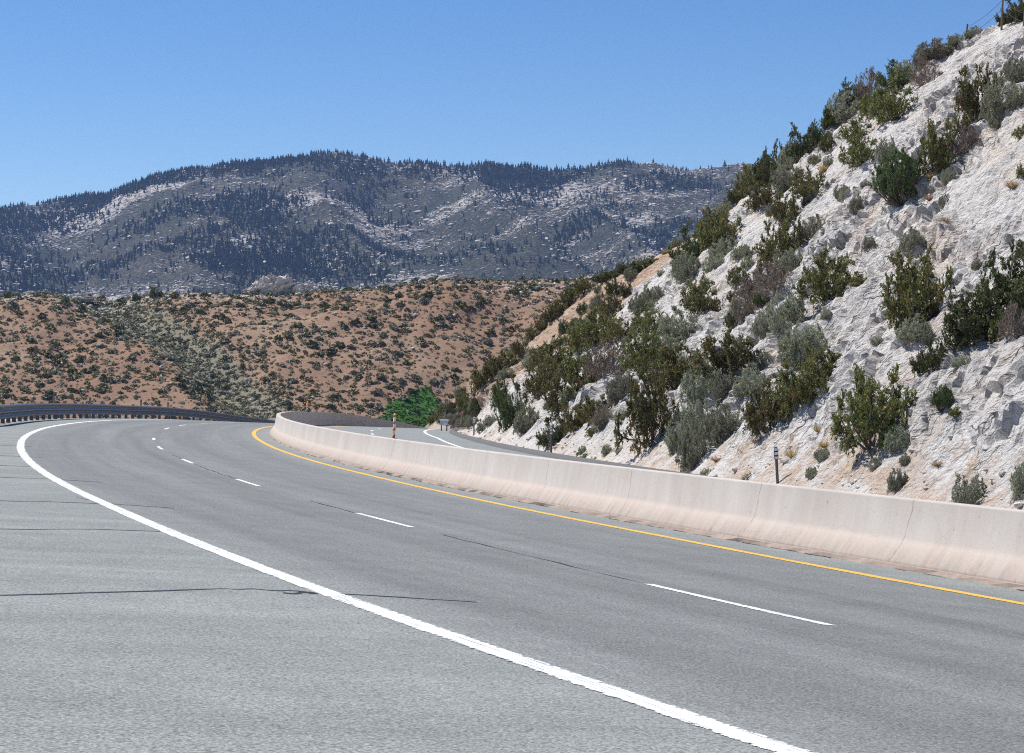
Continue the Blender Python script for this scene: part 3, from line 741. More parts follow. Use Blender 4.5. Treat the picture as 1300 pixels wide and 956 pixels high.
outcrop(345, 72, 30, .25, 'large slanting slab of pale rock on the ridge of the orange hill', 1, 2)
outcrop(385, 40, 16, 0, 'low pale rock hump beside the large slanting slab on the ridge', 2, 1)
outcrop(100, 52, 13, -.2, 'broken rock pile on the ridge at the head of the grey-green gully', 3, 0)
outcrop(142, 24, 5, .3, 'small whitish rock on the saddle above the gully', 4, -2)
outcrop(40, 30, 9, 0, 'low rock hump on the western end of the orange ridge', 5, -3)
outcrop(575, 44, 10, .2, 'flat-topped pale rocks on the rise of the orange ridge above the striped post', 6, -4)

# ------------------------------------------------------------------ conifers and boulders of the far mountain
N = 300000
px = g_.uniform(-760, 420, N); py = g_.uniform(2120, 2960, N)
mz, sp = mountain(px, py); t = (py-DM0)/(DM1-DM0); u = 650+F*px/py; v = YH-F*mz/py
rk = rocky(px, py)
forest = fbm(px/110, py/80, 141, 4)*3.2-.05-(rk-.40)*.6-sp*.9
ridge_band = sst(.80, .97, t)*(1-sst(860, 900, u))*(.45+1.5*fbm(px/60, py/60, 143, 3))
lowforest = np.exp(-((u-400)/95)**2)*np.exp(-((v-340)/28)**2)*1.1+np.exp(-((u-20)/70)**2)*np.exp(-((v-285)/22)**2)*.5+np.exp(-((u-330)/60)**2)*np.exp(-((v-270)/20)**2)*.5
rightbare = sst(600, 780, u)*.05
dens = np.clip(.09+forest*.55+ridge_band+lowforest-rightbare, .012, 1)
keep = (g_.random(N) < dens*.40) & (u > -60) & (u < 1010)
px, py, mz, t = px[keep], py[keep], mz[keep], t[keep]; n = len(px)
hgt = np.clip(np.exp(g_.normal(1.60, .42, n)), 2.2, 10); scl = np.stack([hgt*g_.uniform(.85, 1.3, n)]*2+[hgt], 1)
pos = np.stack([px, py, mz-.4], 1); which = g_.integers(0, 6, n); rot = g_.uniform(0, 6.28, n)
tint = np.array([.030, .042, .022])*g_.uniform(.6, 1.3, (n, 1))
uu = 650+F*px/py; vis = (uu > 2) & (uu < 900) & (t > .4)
# skyline trees stand clear of the ridge and show largest
order = np.argsort(-(hgt/py*np.where(t > .93, 1.6, 1.0))*vis); big = order[:290]; rest = np.setdiff1d(np.arange(n), big)
obj('mountain_forest', scatter_mesh('mountain_forest', pines, which[rest], pos[rest], scl[rest], rot[rest], tint[rest], None), M['tint'], None, 'stuff')
pm = []
for v_, f_, sh in pines:
    me = new_mesh('pine_tree', v_, f_); face_color(me, sh[:, None]*np.array([.030, .042, .022])[None, :]); me.materials.append(M['tint']); pm.append(me)
for i in big:
    o = obj('pine_tree', pm[which[i]], None); o.location = pos[i]; o.rotation_euler = (0, 0, rot[i]); o.scale = scl[i]
    tag(o, 'dark conifer on the skyline of the far blue mountain' if t[i] > .9 else 'dark conifer on the rocky face of the far blue mountain', 'tree', 'conifers on the mountain skyline' if t[i] > .9 else 'conifers on the mountain face')
N = 80000
px = g_.uniform(-760, 420, N); py = g_.uniform(2120, 2950, N); mz, sp = mountain(px, py); rk = rocky(px, py)
keep = g_.random(N) < np.clip((rk-.25)*.9, 0.05, .5); px, py, mz = px[keep], py[keep], mz[keep]; n = len(px)
sz = np.clip(np.exp(g_.normal(.75, .5, n)), .8, 6)
obj('mountain_boulders', scatter_mesh('mountain_boulders', stones, g_.integers(0, 6, n), np.stack([px, py, mz+sz*.12], 1), np.stack([sz*1.5, sz, sz*.9], 1), g_.uniform(0, 6.28, n), np.array([.54, .49, .44])*g_.uniform(.7, 1.15, (n, 1)), None), M['rocktint'], None, 'stuff')

# ------------------------------------------------------------------ shrubs of the rock slope
def leaf_quads(C, D, L, W, g_):
    """quads centred at C, long axis D"""
    n = len(C); R_ = g_.normal(size=(n, 3)); side = np.cross(D, R_); side /= np.linalg.norm(side, axis=1)[:, None]+1e-9
    L = L[:, None]; W = W[:, None]
    V = np.stack([C-D*L*.5, C+side*W*.5, C+D*L*.5, C-side*W*.5], 1).reshape(-1, 3)
    return V, np.arange(n*4).reshape(-1, 4)

def unit(v): return v/(np.linalg.norm(v, axis=-1, keepdims=True)+1e-9)

def make_shrub(kind, seed):
    """unit shrub (height 1, width about 1): stems as tubes, foliage as leaf faces on the twigs"""
    g_ = np.random.default_rng(seed)
    par = dict(M=(17, 11, 6, 11, 72, .044, .019, .18), J=(19, 12, 7, 11, 80, .040, .020, .15), S=(30, 9, 7, 11, 86, .040, .014, .3),
               G=(46, 7, 5, 12, 72, .050, .009, .8),
               B=(26, 9, 6, 5, 76, .05, .011, .3), Y=(26, 8, 6, 9, 76, .05, .016, .5))[kind]
    nm, ns, nt, nl, tilt, LL_, LW, up = par
    mb = MB(); C = []; D = []; tips = []
    for i in range(nm):
        az = 2*math.pi*(i+g_.uniform(-.4, .4))/nm; ti = rad(tilt)*math.sqrt(g_.uniform(.02, 1))
        d = np.array([math.sin(ti)*math.cos(az), math.sin(ti)*math.sin(az), math.cos(ti)])
        ln = g_.uniform(.62, 1.0)*(1 if kind in 'MJ' else .9)*(1/(math.cos(ti)+.0) if False else 1)*(.62+.38*math.cos(ti))
        p = np.array([d[0]*.05, d[1]*.05, -.06]); pts = [p]; dd = d.copy()
        for k in range(5):
            dd = unit(dd+g_.normal(0, .16, 3)+np.array([0, 0, up*.22])); p = p+dd*ln/5; pts.append(p)
        pts = np.array(pts); mb.tube(pts, np.linspace(.016, .004, 6), 4, False)
        for j in range(ns):
            f0 = g_.uniform(.25, 1.0)*4.99; k = int(f0); q = pts[k]+(pts[k+1]-pts[k])*(f0-k)
            sd = unit(unit(pts[k+1]-pts[k])*.9+g_.normal(0, .75, 3)+np.array([0, 0, up*.5])); sl = g_.uniform(.12, .27)
            qe = q+sd*sl; mb.tube([q, q+sd*sl*.5+g_.normal(0, .01, 3), qe], [.005, .004, .002], 3, False)
            for w in range(nt):
                f1 = g_.uniform(.2, 1); a = q+(qe-q)*f1; td = unit(sd*.9+g_.normal(0, .6, 3)+np.array([0, 0, up])); tl = g_.uniform(.05, .13)
                if w % 2 == 0 or kind == 'B': mb.tube([a, a+td*tl], [.0022, .001], 3, False)
                for m_ in range(nl):
                    f2 = g_.uniform(.1, 1.1); C.append(a+td*tl*f2+g_.normal(0, .012, 3)); D.append(unit(td+g_.normal(0, .55, 3)))
    C = np.array(C); D = np.array(D); n = len(C)
    xr_ = np.percentile(np.hypot(C[:, 0], C[:, 1]), 96); zr_ = np.percentile(C[:, 2], 98)
    cut = .68 if kind in 'MJ' else .45
    def roundoff(q):        # browsed, sun-pruned outline: long shoots are cut back towards a dome
        e_ = np.sqrt((q[:, 0]**2+q[:, 1]**2)/xr_**2+(np.maximum(q[:, 2], 0)/zr_)**2)[:, None]
        return np.where(e_ > .85, q*(.85+cut*(e_-.85))/np.maximum(e_, 1e-6), q)
    C = roundoff(C)
    V, Fq = leaf_quads(C, D, LL_*g_.uniform(.6, 1.3, n), LW*g_.uniform(.7, 1.4, n), g_)
    xy = .5/np.percentile(np.hypot(C[:, 0], C[:, 1]), 96); sc = np.array([xy, xy, 1/np.percentile(C[:, 2], 99)])
    st = mb.mesh('stems'); co = roundoff(np.array([v.co[:] for v in st.vertices]))*sc; st.vertices.foreach_set('co', co.astype(np.float32).ravel()); st.update()
    fo = new_mesh('foliage', V*sc, Fq); tn = np.zeros((n, 3)); tn[:, 0] = g_.random(n); tn[:, 1] = np.repeat(g_.random(n//nl+1), nl)[:n]
    face_color(fo, tn)
    return st, fo

def make_broom(kind, seed):
    """many thin upright green stems (G) or a tuft of dry blades (T)"""
    g_ = np.random.default_rng(seed); n = 900 if kind == 'G' else 160
    az = g_.uniform(0, 6.283, n); ti = rad(58)*np.sqrt(g_.random(n)); d = np.stack([np.sin(ti)*np.cos(az), np.sin(ti)*np.sin(az), np.cos(ti)], 1)
    ln = g_.uniform(.6, 1.0, n)*(.75+.25*np.cos(ti)); r0 = g_.uniform(0, .16, n); base = np.stack([r0*np.cos(az), r0*np.sin(az), np.full(n, -.04)], 1)
    V = []; k = 4
    side = unit(np.cross(d, g_.normal(size=(n, 3)))); w = np.array([.012, .012, .009, .0015])*(1.0 if kind == 'G' else 1.3)
    for j in range(k):
        f0 = j/(k-1); c = base+d*(ln*f0)[:, None]+np.array([0, 0, .10])*(f0**2 if kind == 'G' else -f0**2)+g_.normal(0, .012, (n, 3))*f0
        V.append(c-side*w[j]); V.append(c+side*w[j])
    V = np.stack(V, 1).reshape(-1, 3); Fq = []
    b = np.arange(n)*2*k
    for j in range(k-1): Fq.append(np.stack([b+2*j, b+2*j+1, b+2*j+3, b+2*j+2], 1))
    Fq = np.concatenate(Fq); fo = new_mesh('foliage', V/np.array([1.05, 1.05, V[:, 2].max()]), Fq)
    tn = np.zeros((len(Fq), 3)); tn[:, 0] = np.tile(g_.random(n), k-1); face_color(fo, tn)
    return None, fo

KINDS = {'M': 'leafM', 'J': 'leafJ', 'S': 'leafS', 'B': 'leafB', 'Y': 'leafY', 'G': 'leafG', 'T': 'leafT'}
WORD = {'M': ('olive_shrub', 'olive-green leafy shrub'), 'J': ('dark_shrub', 'dark green dense shrub'), 'S': ('sagebrush', 'grey-green sagebrush'),
        'B': ('dry_shrub', 'dry brown twiggy shrub'), 'Y': ('rabbitbrush', 'yellow-green low shrub'), 'G': ('green_shrub', 'bright green broom-like shrub'), 'T': ('grass_tuft', 'straw-coloured grass tuft')}
PROTO = {}
for k in KINDS:
    for j in range(3 if k in 'MJS' else 2):
        PROTO[k, j] = make_broom(k, 300+j) if k == 'T' else make_shrub(k, 300+10*j+ord(k))

def at(u, v):
    """where the sight line through a photo pixel meets the rock slope"""
    d = Vector(((u-650)/F, 1.0, (YH-v)/F)); d.normalize()
    h = bvh.ray_cast(Vector((0, 0, 0)), d, 400)
    if h[0] is None and v >= 470:
        h = bvh_knoll.ray_cast(Vector((0, 0, 0)), d, 400)
    if h[0] is None and v < 500: return at(u-.3, v+3)      # a plant on the skyline: slide down until the slope is met
    return h[0]

srng = np.random.default_rng(77)
def plant(u, v, w, h, kind, label=None, group=None, pos=None):
    p = pos if pos is not None else at(u, v)
    if p is None: return None
    name, word = WORD[kind]; k = [q for q in PROTO if q[0] == kind]; st, fo = PROTO[k[srng.integers(len(k))]]
    wm = w/F*p.y; hm = h/F*p.y
    hm = max(hm, .45*wm)
    k_ = 1.13 if (p.y > 75 and kind in 'MJS' and u < 930) else 1.08; wm *= k_; hm *= (.5+.5*k_)*(.9 if kind in 'MJ' else 1)
    t = thing(name, label, 'grass' if kind == 'T' else 'shrub', (p.x, p.y+.12*wm, p.z-.03), group)
    t.rotation_euler = (srng.normal(0, .06), srng.normal(0, .06), srng.uniform(0, 6.28)); t.scale = (wm*1.06, wm*1.06, hm*1.06)
    if st: obj('stems', st, M['palebark'] if kind in 'SB' else M['bark'], t)
    obj('foliage', fo, M[KINDS[kind]], t)
    return t

P_ = [  # photo column, row of the foot, width, height in photo pixels, kind, what singles it out
 (1290,27,36,36,'J','at the very top of the white slope beside the fence post'), (1238,42,24,12,'S',''), (1216,56,26,12,'S',''), (1190,74,46,20,'S','spread flat along the skyline below the fence'),
 (1192,63,24,24,'B','dead-looking on the skyline, upper of the two bare ones'), (1171,69,19,25,'B','dead-looking on the skyline, lower of the two bare ones'), (1107,97,36,42,'B','tall and bare, standing out of the dark skyline bushes'),
 (1140,94,42,36,'J','on the skyline between the bare shrubs'), (1152,100,36,22,'S',''), (1090,117,46,38,'J','in the middle of the dark skyline row'), (1078,140,52,34,'S','wide and dark, hanging below the skyline row'),
 (1062,120,26,30,'J',''), (1043,140,28,26,'J',''), (1024,165,38,34,'J','at the lower end of the dark skyline row'), (1008,183,27,17,'S',''), (1027,180,18,12,'S',''),
 (983,207,30,40,'J','tall and narrow like a small tree against the sky'), (978,234,46,36,'J','dense, just under the small tree-like one on the skyline'), (1008,214,36,26,'S','rounded, uphill of the tree-like dark shrub'), (1000,238,38,26,'S','rounded, below its pale twin beside the dark thicket'),
 (955,244,38,36,'M',''), (968,264,38,32,'M','greenish, at the foot of the dark skyline thicket'), (940,252,32,28,'J',''), (922,257,24,16,'S',''), (1030,252,50,40,'M','airy, alone on white rock under the bright green ball'),
 (1051,191,20,18,'Y','small round and bright on bare white rock near the skyline'), (1036,206,15,10,'S',''), (1088,180,38,30,'M',''), (1096,209,48,38,'M','spiky, alone at mid-height on the white rock'), (1135,152,62,46,'M','broad and dark below the skyline'),
 (1108,147,28,28,'Y',''), (1178,106,38,26,'B',''), (1242,152,54,68,'M','tallest upright one near the upper end of the slope'), (1270,140,42,42,'S','feathery, leaning on the tallest upright shrub'), (1222,170,32,28,'M',''),
 (1228,190,38,28,'B','pinkish, tucked under the tallest upright shrub'), (1290,100,32,26,'S',''), (1296,132,26,22,'S',''), (1190,217,42,64,'M','spindly and see-through with rust leaves at mid-slope'), (1145,257,54,60,'G','big and rounded on the upper white rock'),
 (1127,206,26,28,'S','behind the big bright green one'), (1136,260,20,11,'B',''), (1266,158,22,13,'S',''), (1205,232,20,20,'S',''), (1181,253,14,11,'T','pale yellow, beside the big bright green shrub'), (1200,260,16,13,'S',''), (1182,225,13,9,'T','orange, under the spindly see-through shrub'),
 (1090,265,20,17,'S',''), (1099,236,13,9,'S',''), (1070,250,20,15,'S',''), (1297,174,20,18,'M',''), (1297,224,14,18,'M',''), (1160,315,30,24,'S','round, on bare rock above the big airy olive shrub'), (1000,284,42,38,'M',''),
 (992,336,60,66,'M','with bare pale trunks showing, in mid-slope'), (1033,302,38,28,'S','wide, beside the one with bare pale trunks'), (915,314,52,50,'M',''), (880,332,46,48,'J','dense, on the left shoulder of the white ridge'), (872,352,32,28,'S',''), (922,324,36,22,'S',''),
 (907,342,26,19,'S',''), (941,328,22,15,'S',''), (950,337,18,13,'S',''), (1002,347,36,28,'S',''), (985,372,58,36,'B','wide and reddish, in the middle of the slope'), (960,380,46,36,'B',''), (938,362,26,26,'M',''), (1058,380,76,60,'M','large rusty-topped, uphill of the smooth white chute'),
 (888,382,42,32,'M',''), (968,387,22,15,'G',''), (890,397,42,36,'M',''), (1170,414,86,94,'M','large airy one with gaps, right of the smooth white chute'), (1163,430,40,28,'S','at the foot of the large airy olive shrub'), (1180,410,26,26,'M',''),
 (1278,417,96,108,'J','largest and darkest, at the right edge'), (1235,434,64,54,'J','sprawling downhill from the largest dark one'), (1285,430,38,42,'B','greyish, under the largest dark one'), (1183,469,40,42,'J','upright and isolated below the dark sprawl'), (1222,464,26,15,'S',''),
 (1003,417,46,40,'S','on a short bare trunk in mid-slope'), (975,422,32,32,'S',''), (945,407,30,38,'B','rust and green, upright'), (930,417,18,19,'G',''), (920,477,82,58,'M','wide, with bare stems under its leaves'), (964,464,28,19,'S',''),
 (1020,462,58,46,'S','topmost of the clump left of the smooth white chute'), (1046,482,52,42,'M','at the right end of the clump beside the smooth chute'), (1020,517,66,60,'M','in the middle of the clump beside the smooth chute'), (1000,534,60,54,'M','casting a shadow at the foot of the clump beside the chute'),
 (970,549,50,54,'M',''), (955,502,42,36,'S',''), (1110,567,92,98,'M','large round one low on the white rock above the roadside marker'), (1143,570,32,26,'S','beside the foot of the large round olive shrub'), (1198,519,26,28,'G','small, on the bare rock right of the large round shrub'),
 (1231,645,42,38,'S','bluish ball just above the barrier'), (1300,628,32,38,'S','cut by the right edge just above the barrier'), (1140,619,24,22,'S',''), (1047,582,14,13,'S',''), (1111,594,16,13,'S',''), (1150,587,14,13,'S',''), (1192,590,16,9,'T','on white rock above the barrier'),
 (857,492,74,54,'M',''), (828,563,78,94,'M','tall and dark, hanging almost to the barrier'), (885,557,42,44,'S',''), (880,592,36,60,'S','drooping darkest and lowest above the barrier'), (860,570,28,32,'S',''), (922,557,48,44,'S','at the lower edge of the thicket above the sandy toe'),
 (895,507,50,40,'S',''), (920,505,32,28,'S',''), (818,472,54,60,'M',''), (845,457,40,28,'S',''), (880,472,46,28,'S',''), (825,427,48,38,'M',''), (862,430,52,36,'S',''),
 (652,537,34,54,'J','in two upright columns at the lower end of the thicket'), (636,517,24,34,'J',''), (668,547,30,28,'S',''), (690,502,48,46,'M',''), (715,522,46,42,'M',''), (736,492,52,48,'M',''), (700,472,46,38,'M',''), (730,547,46,36,'M',''), (706,562,42,36,'J','round, directly above the second roadside marker'),
 (756,532,42,30,'M',''), (722,512,22,17,'S',''), (770,480,52,46,'B',''), (765,542,28,26,'B',''), (790,507,34,36,'S',''), (790,534,18,13,'S',''), (740,575,10,9,'S',''), (770,577,12,13,'S',''), (677,465,24,19,'S',''),
 (739,396,13,13,'J','small round ball on the tan ridge, left of its twin'), (756,392,15,15,'S','small round ball on the tan ridge, uphill of its darker twin'), (781,372,22,24,'J','largest round one on the crest of the tan ridge'), (797,374,18,16,'J',''), (800,354,16,13,'S',''), (808,347,18,15,'J',''), (820,340,32,13,'J',''), (792,340,22,13,'J',''),
 (770,354,26,13,'J',''), (742,372,32,20,'M',''), (727,384,28,22,'M',''), (713,398,28,20,'M',''), (700,407,22,16,'M',''), (690,418,22,15,'M',''), (718,420,18,15,'J',''), (733,420,16,13,'S',''), (710,437,18,13,'J',''), (828,386,28,21,'S',''), (812,392,24,18,'S',''),
 (762,437,62,42,'M',''), (738,447,42,38,'M',''), (775,402,28,28,'M',''), (783,434,38,30,'M',''), (612,492,28,28,'M',''), (630,477,30,26,'M',''), (645,467,26,22,'M',''), (610,522,26,26,'J',''), (645,480,24,13,'S',''), (660,450,24,18,'M',''), (675,432,24,18,'M',''),
 (548,537,12,8,'Y',''), (556,531,12,8,'Y',''), (545,529,11,7,'Y',''), (563,526,12,9,'Y',''), (573,521,12,9,'Y',''), (585,516,14,10,'Y',''), (588,541,18,11,'S',''), (600,542,18,12,'S',''), (614,546,16,12,'S',''), (577,537,16,10,'S',''), (595,508,18,13,'M',''), (603,525,18,14,'S',''),
]
def zone(u, v):
    if u < 625 and v > 484: return 'on the low bank where the road disappears', 'shrubs on the low bank by the crest'
    if u < 840 and v < 425: return 'on the tan ridge behind the white slope', 'shrubs on the tan ridge'
    if u < 940 and v > 385: return 'in the thicket at the lower end of the white slope', 'shrubs of the thicket'
    if v < 300 and u > 900: return 'on the upper white rock slope', 'shrubs on the upper slope'
    if v > 540: return 'low on the white rock just above the barrier', 'shrubs low on the slope'
    return 'half-way up the white rock slope', 'shrubs in mid-slope'
for u, v, w, h, k, hint in P_:
    where, grp = zone(u, v); word = WORD[k][1]
    if hint: plant(u, v, w, h, k, word+' '+hint, WORD[k][1]+'s, each different')
    else:
        size = 'small' if max(w, h) < 24 else ('middling' if max(w, h) < 40 else 'large')
        plant(u, v, w, h, k, f'{size} {word} {where}', f'{size} {word} {where}'.replace('shrub', 'shrubs'))
# small sage and grass rooted in the cracks of the slope
srng2 = np.random.default_rng(99)
cnt = 0
while cnt < 170:
    u = srng2.uniform(640, 1300); v = srng2.uniform(60, 620)
    if cnt >= 110: u = srng2.uniform(600, 840); v = srng2.uniform(335, 540)
    p = at(u, v)
    if p is None or p.y > 190: continue
    if u > 1060 and srng2.random() < .62: continue
    k = ['S', 'S', 'S', 'T', 'Y'][srng2.integers(5)]; w = srng2.uniform(.18, .62)*F/p.y
    w = min(w, 16); where, grp = zone(u, v)
    plant(u, v, w, w*srng2.uniform(.6, .9), k, f'tiny {WORD[k][1]} rooted {where}', f'tiny {WORD[k][1]} rooted {where}', pos=p); cnt += 1

kcnt = 0
while kcnt < 60:
    u = srng2.uniform(520, 622); v = srng2.uniform(470, 538); p = at(u, v)
    if p is None or p.y < 200: continue
    k = ['Y', 'Y', 'S', 'M'][srng2.integers(4)]; w = srng2.uniform(.5, 1.35)*F/p.y; kcnt += 1
    plant(u, v, w, w*srng2.uniform(.55, .85), k, f'tiny {WORD[k][1]} on the knoll beyond the road crest', f'tiny {WORD[k][1]}s on the knoll', pos=p)

# loose stones along the toe of the slope
N = 2600
ss_ = srng2.uniform(-95, 20, N); oo_ = -8.75-srng2.exponential(.55, N); sz = np.clip(np.exp(srng2.normal(-2.9, .6, N)), .02, .4)
x, y, zz = road(ss_, oo_)
for i in range(N):
    hp = bvh.ray_cast(Vector((x[i], y[i], 60)), Vector((0, 0, -1)))[0]
    if hp is not None and hp.z > zz[i]: zz[i] = hp.z
obj('toe_rubble', scatter_mesh('toe_rubble', stones, srng2.integers(0, 6, N), np.stack([x, y, zz+sz*.15], 1), np.stack([sz*1.2, sz, sz], 1), srng2.uniform(0, 6.28, N), np.array([.60, .54, .48])*srng2.uniform(.65, 1.1, (N, 1)), None), M['rocktint'], None, 'stuff')

# ------------------------------------------------------------------ roadside furniture
def marker(s, off, label, h=1.05, lean=0.0, name='delineator_post', grp=None, on=None):
    p = on if on is not None else rp(s, off, .02)
    t = thing(name, label, 'marker post', p, grp); t.rotation_euler = (0, lean, -math.atan2(p.x, p.y)*1.0+.1)
    m = MB(); m.prism([(-.03, -.2), (.03, -.2), (.034, h-.30), (-.034, h-.30)], .008, .02); m.box((-.03, -.005, (h-.5)/2), (.006, .03, h-.1)); m.box((.03, -.005, (h-.5)/2), (.006, .03, h-.1)); obj('post', m.mesh('post'), M['grey'], t)
    m = MB(); m.prism([(-.042, h-.32), (.042, h-.32), (.052, h-.27), (.052, h-.07), (.035, h-.01), (0, h), (-.035, h-.01), (-.052, h-.07), (-.052, h-.27)], -.012, .006); obj('reflector_panel', m.mesh('reflector_panel'), M['grey'], t)
    for z_, hh_, mt in ((h-.07, .065, 'whitep'), (h-.165, .075, 'whitep'), (h-.265, .055, 'whitep')):
        m = MB(); m.box((0, -.0155, z_), (.078, .006, hh_)); obj('reflector', m.mesh('reflector'), M[mt], t)
    for z_ in (h-.117, h-.218):
        m = MB(); m.box((0, -.0165, z_), (.09, .007, .028)); obj('black_band', m.mesh('black_band'), M['blackrub'], t)
    return t
marker(-73.9, -9.15, 'grey marker post with banded reflector behind the barrier, nearest to the camera', 1.0, -.05, grp='marker posts')
marker(-51.6, -8.75, 'grey marker post at the toe of the slope in front of the round dark shrub', 1.02, 0, grp='marker posts')
marker(-24.3, -9.1, 'grey marker post on the gravel verge near the crest of the road', .95, 0, grp='marker posts')
for s_, lab in ((-19.7, 'tallest'), (-9.0, 'second'), (5.5, 'third'), (13.0, 'fourth'), (36.0, 'farthest')):
    p = rp(s_, rail_off(s_)+.55, 0)
    t = thing('guardrail_marker', {'tallest': 'dark flat marker post sticking up tallest behind the guardrail', 'second': 'short dark marker post behind the guardrail, next beyond the tallest', 'third': 'dark marker post behind the guardrail beside a wide bush', 'fourth': 'thin marker post behind the guardrail midway along its far stretch', 'farthest': 'thin marker post behind the guardrail, close to where the barrier hides it'}[lab], 'marker post', p, 'marker posts behind the guardrail')
    hgt_ = {'tallest': 1.25, 'second': 1.1, 'third': 1.15, 'fourth': 1.1, 'farthest': 1.35}[lab]
    m = MB(); m.prism([(-.05, -.3), (.05, -.3), (.05, hgt_-.02), (.03, hgt_), (-.03, hgt_), (-.05, hgt_-.02)], -.012, .012); obj('post', m.mesh('post'), M['grey'], t)
    m = MB(); m.box((0, -.016, hgt_-.1), (.07, .006, .12)); obj('reflector', m.mesh('reflector'), M['steel'], t)

def tube_marker(p, label, h):
    t = thing('striped_post', label, 'marker post', p, 'orange and white striped posts')
    m = MB(); m.tube([(0, 0, 0), (0, 0, .03), (0, 0, .07)], [.17, .16, .06], 14); obj('base', m.mesh('base'), M['blackrub'], t)
    m = MB(); m.tube([(0, 0, .06), (0, 0, h-.02), (0, 0, h)], [.052, .052, .03], 14); obj('tube', m.mesh('tube', True), M['whitep'], t)
    m = MB(); n_ = 7; st = (h-.1)/n_
    for k in range(0, n_, 2):
        m = MB(); m.tube([(0, 0, .08+k*st), (0, 0, .08+(k+1)*st)], .0555, 14); obj('orange_band', m.mesh('orange_band', True), M['orange'], t)
    t.rotation_euler = (0, .05, 0); return t
tube_marker(rp(-35.8, -4.85, .004), 'orange and white striped flexible post standing on the far carriageway', 1.06)
tube_marker(rp(-3, -.18, .808), 'small orange and white striped post mounted on top of the barrier at the bend', .58)

# little white roadside cabinet on dark legs at the crest
p = rp(-3, -7.9, .0); t = thing('roadside_cabinet', 'small pale metal cabinet on dark legs on the shoulder at the road crest', 'cabinet', p)
m = MB(); m.box((0, 0, .52), (.50, .34, .30)); obj('cabinet_body', m.mesh('cabinet_body'), plain('blue_grey_metal', (.45, .49, .54), .5, .1), t)
m = MB(); m.box((0, 0, .71), (.58, .42, .07)); obj('lid', m.mesh('lid'), M['whitep'], t)
for x_ in (-.18, .18):
    m = MB(); m.box((x_, 0, .16), (.07, .2, .44)); obj('leg', m.mesh('leg'), M['steel'], t)
m = MB(); m.box((.09, -.176, .45), (.2, .01, .1)); obj('door_panel', m.mesh('door_panel'), M['whitep'], t)
t.scale = (.85, .85, .85)

# wire fence along the top of the slope
fence = thing('wire_fence', 'old wire fence with weathered posts on top of the white slope', 'fence', (0, 0, 0))
fp = [at(1226, 50), at(1271, 38), at(1299, 34)]
fp = [q for q in fp if q is not None]
tops = []
for i, q in enumerate(fp):
    m = MB(); hp = 1.45 if i == 1 else .7; lean = .08
    m.tube([q+Vector((0, 0, -.3)), q+Vector((lean*.5, 0, hp*.5)), q+Vector((lean, 0, hp))], [.05, .045, .04], 6); obj('post', m.mesh('post'), M['wood'], fence); tops.append(q+Vector((lean, 0, hp)))
for k_ in (.12, .5):
    m = MB()
    for a, b in zip(tops[:-1], tops[1:]):
        pts = [a.lerp(b, f_)-Vector((0, 0, k_+.25*f_*(1-f_)*4*.5)) for f_ in np.linspace(0, 1, 8)]; m.tube(pts, .009, 4, False)
    obj('wire', m.mesh('wire'), M['wire'], fence)

# two dark junipers and one bare-stemmed sapling on the orange hill
def hill_at(u, D): 
    x = (u-650)/F*D; return Vector((x, D, float(hill(np.array([x]), np.array([D]))[0][0])))
for u, w, h, lab in ((198, 3.0, 2.2, 'dark round juniper on the ridge of the orange hill, larger of two'), (173, 2.0, 1.5, 'dark round juniper on the ridge of the orange hill, smaller of two')):
    q = hill_at(u, 417); t = thing('juniper', lab, 'tree', q-Vector((0, 0, .1)), 'junipers on the ridge'); st, fo = PROTO['J', 0]; obj('trunk', st, M['bark'], t); obj('crown', fo, M['leafJ'], t); t.scale = (w/1.0, w, h)
q = hill_at(171, 344); t = thing('sapling', 'lone thin sapling with one dark clump of leaves on the orange hillside', 'tree', q)
m = MB(); m.tube([(0, 0, -.2), (.04, 0, 1.2), (0, .03, 2.6)], [.05, .04, .015], 5); obj('trunk', m.mesh('trunk'), M['bark'], t)
cr = obj('crown', PROTO['J', 1][1], M['leafJ'], t); cr.location = (0, 0, .85); cr.scale = (.8, .8, .8)
q = hill_at(172, 341); t = thing('green_shrub', 'wide green bush in a row just above the guardrail on the orange hillside', 'shrub', hill_at(178, 339.5), None); st, fo = PROTO['M', 1]; obj('stems', st, M['bark'], t); obj('foliage', fo, M['leafM'], t); t.scale = (4.0, 2.0, 1.5)

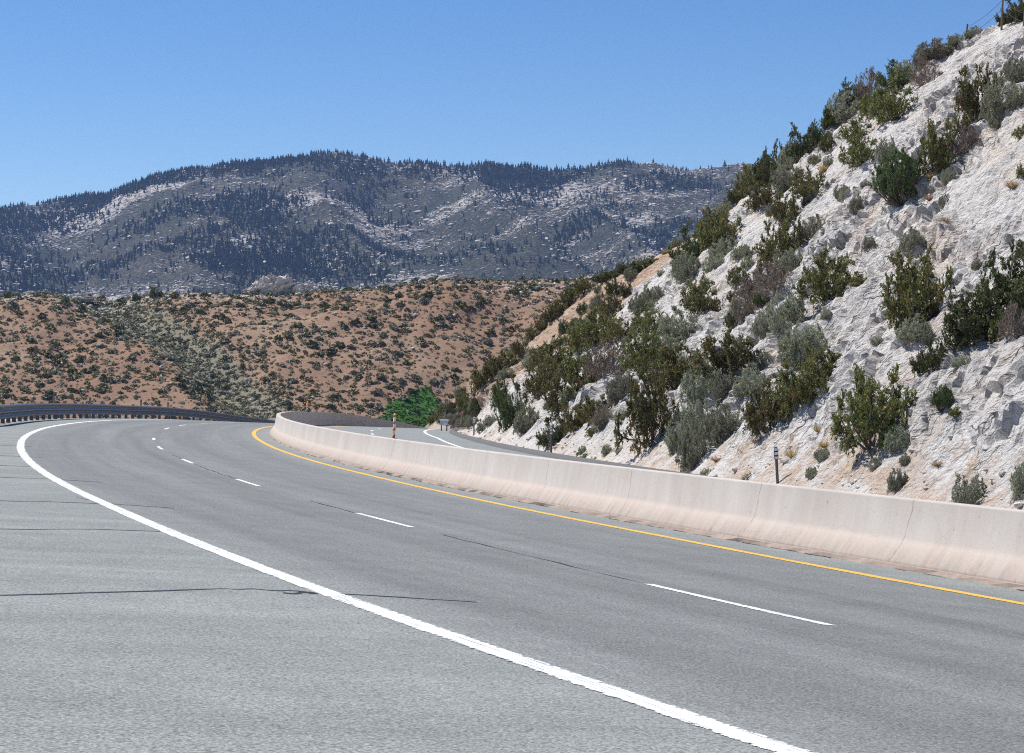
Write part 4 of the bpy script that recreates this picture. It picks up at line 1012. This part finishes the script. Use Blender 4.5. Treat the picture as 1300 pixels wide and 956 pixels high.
# ------------------------------------------------------------------ air, sky, sun, camera
SUN_EL, SUN_AZ = 58.0, -62.0        # azimuth from +Y, negative = to the left of the view
hz_ = NT('haze'); hz_.t.nodes.clear(); out = hz_.n('ShaderNodeOutputMaterial'); pv = hz_.n('ShaderNodeVolumePrincipled')
pv.inputs['Color'].default_value = (.36, .55, 1.0, 1); pv.inputs['Density'].default_value = .000065; pv.inputs['Anisotropy'].default_value = .2
hz_.l(pv.outputs[0], out.inputs['Volume'])
m = MB(); m.box((0, 1950, 192), (6800, 4700, 416)); obj('haze', m.mesh('haze'), hz_.m, None, 'stuff')

w = bpy.data.worlds.new('World'); scene.world = w; w.use_nodes = True; nt = w.node_tree
sky = nt.nodes.new('ShaderNodeTexSky'); sky.sky_type = 'NISHITA'; sky.sun_disc = False; sky.sun_elevation = rad(SUN_EL); sky.sun_rotation = rad(SUN_AZ)
sky.altitude = 2200; sky.air_density = 1.0; sky.dust_density = .0; sky.ozone_density = 1.4
bg = nt.nodes['Background']; bg.inputs['Strength'].default_value = .088; hs_ = nt.nodes.new('ShaderNodeHueSaturation'); hs_.inputs['Saturation'].default_value = 1.32; hs_.inputs['Hue'].default_value = .508; nt.links.new(sky.outputs[0], hs_.inputs['Color']); nt.links.new(hs_.outputs[0], bg.inputs['Color'])
sl = bpy.data.lights.new('sun', 'SUN'); sl.energy = 5.0; sl.angle = rad(.5); sl.color = (1, .97, .925)
so_ = bpy.data.objects.new('sun', sl); COL.objects.link(so_)
sd = Vector((math.sin(rad(SUN_AZ))*math.cos(rad(SUN_EL)), math.cos(rad(SUN_AZ))*math.cos(rad(SUN_EL)), math.sin(rad(SUN_EL))))
so_.rotation_euler = sd.to_track_quat('Z', 'Y').to_euler(); so_.location = sd*100

cam = bpy.data.cameras.new('camera'); co_ = bpy.data.objects.new('camera', cam); COL.objects.link(co_); scene.camera = co_
cam.sensor_width = 36; cam.lens = 36*F/1300; cam.clip_end = 20000; cam.shift_y = (YH-478)/1300
co_.location = (0, 0, 0); co_.rotation_euler = (rad(90), 0, 0)
scene.view_settings.view_transform = 'Standard'; scene.view_settings.look = 'None'; scene.view_settings.exposure = .45; scene.view_settings.gamma = 1
scene.render.resolution_x = 1024; scene.render.resolution_y = 753
scene.cycles.filter_width = 1.1; scene.cycles.use_denoising = False; scene.cycles.max_bounces = 6; scene.cycles.volume_bounces = 0; scene.cycles.transparent_max_bounces = 12
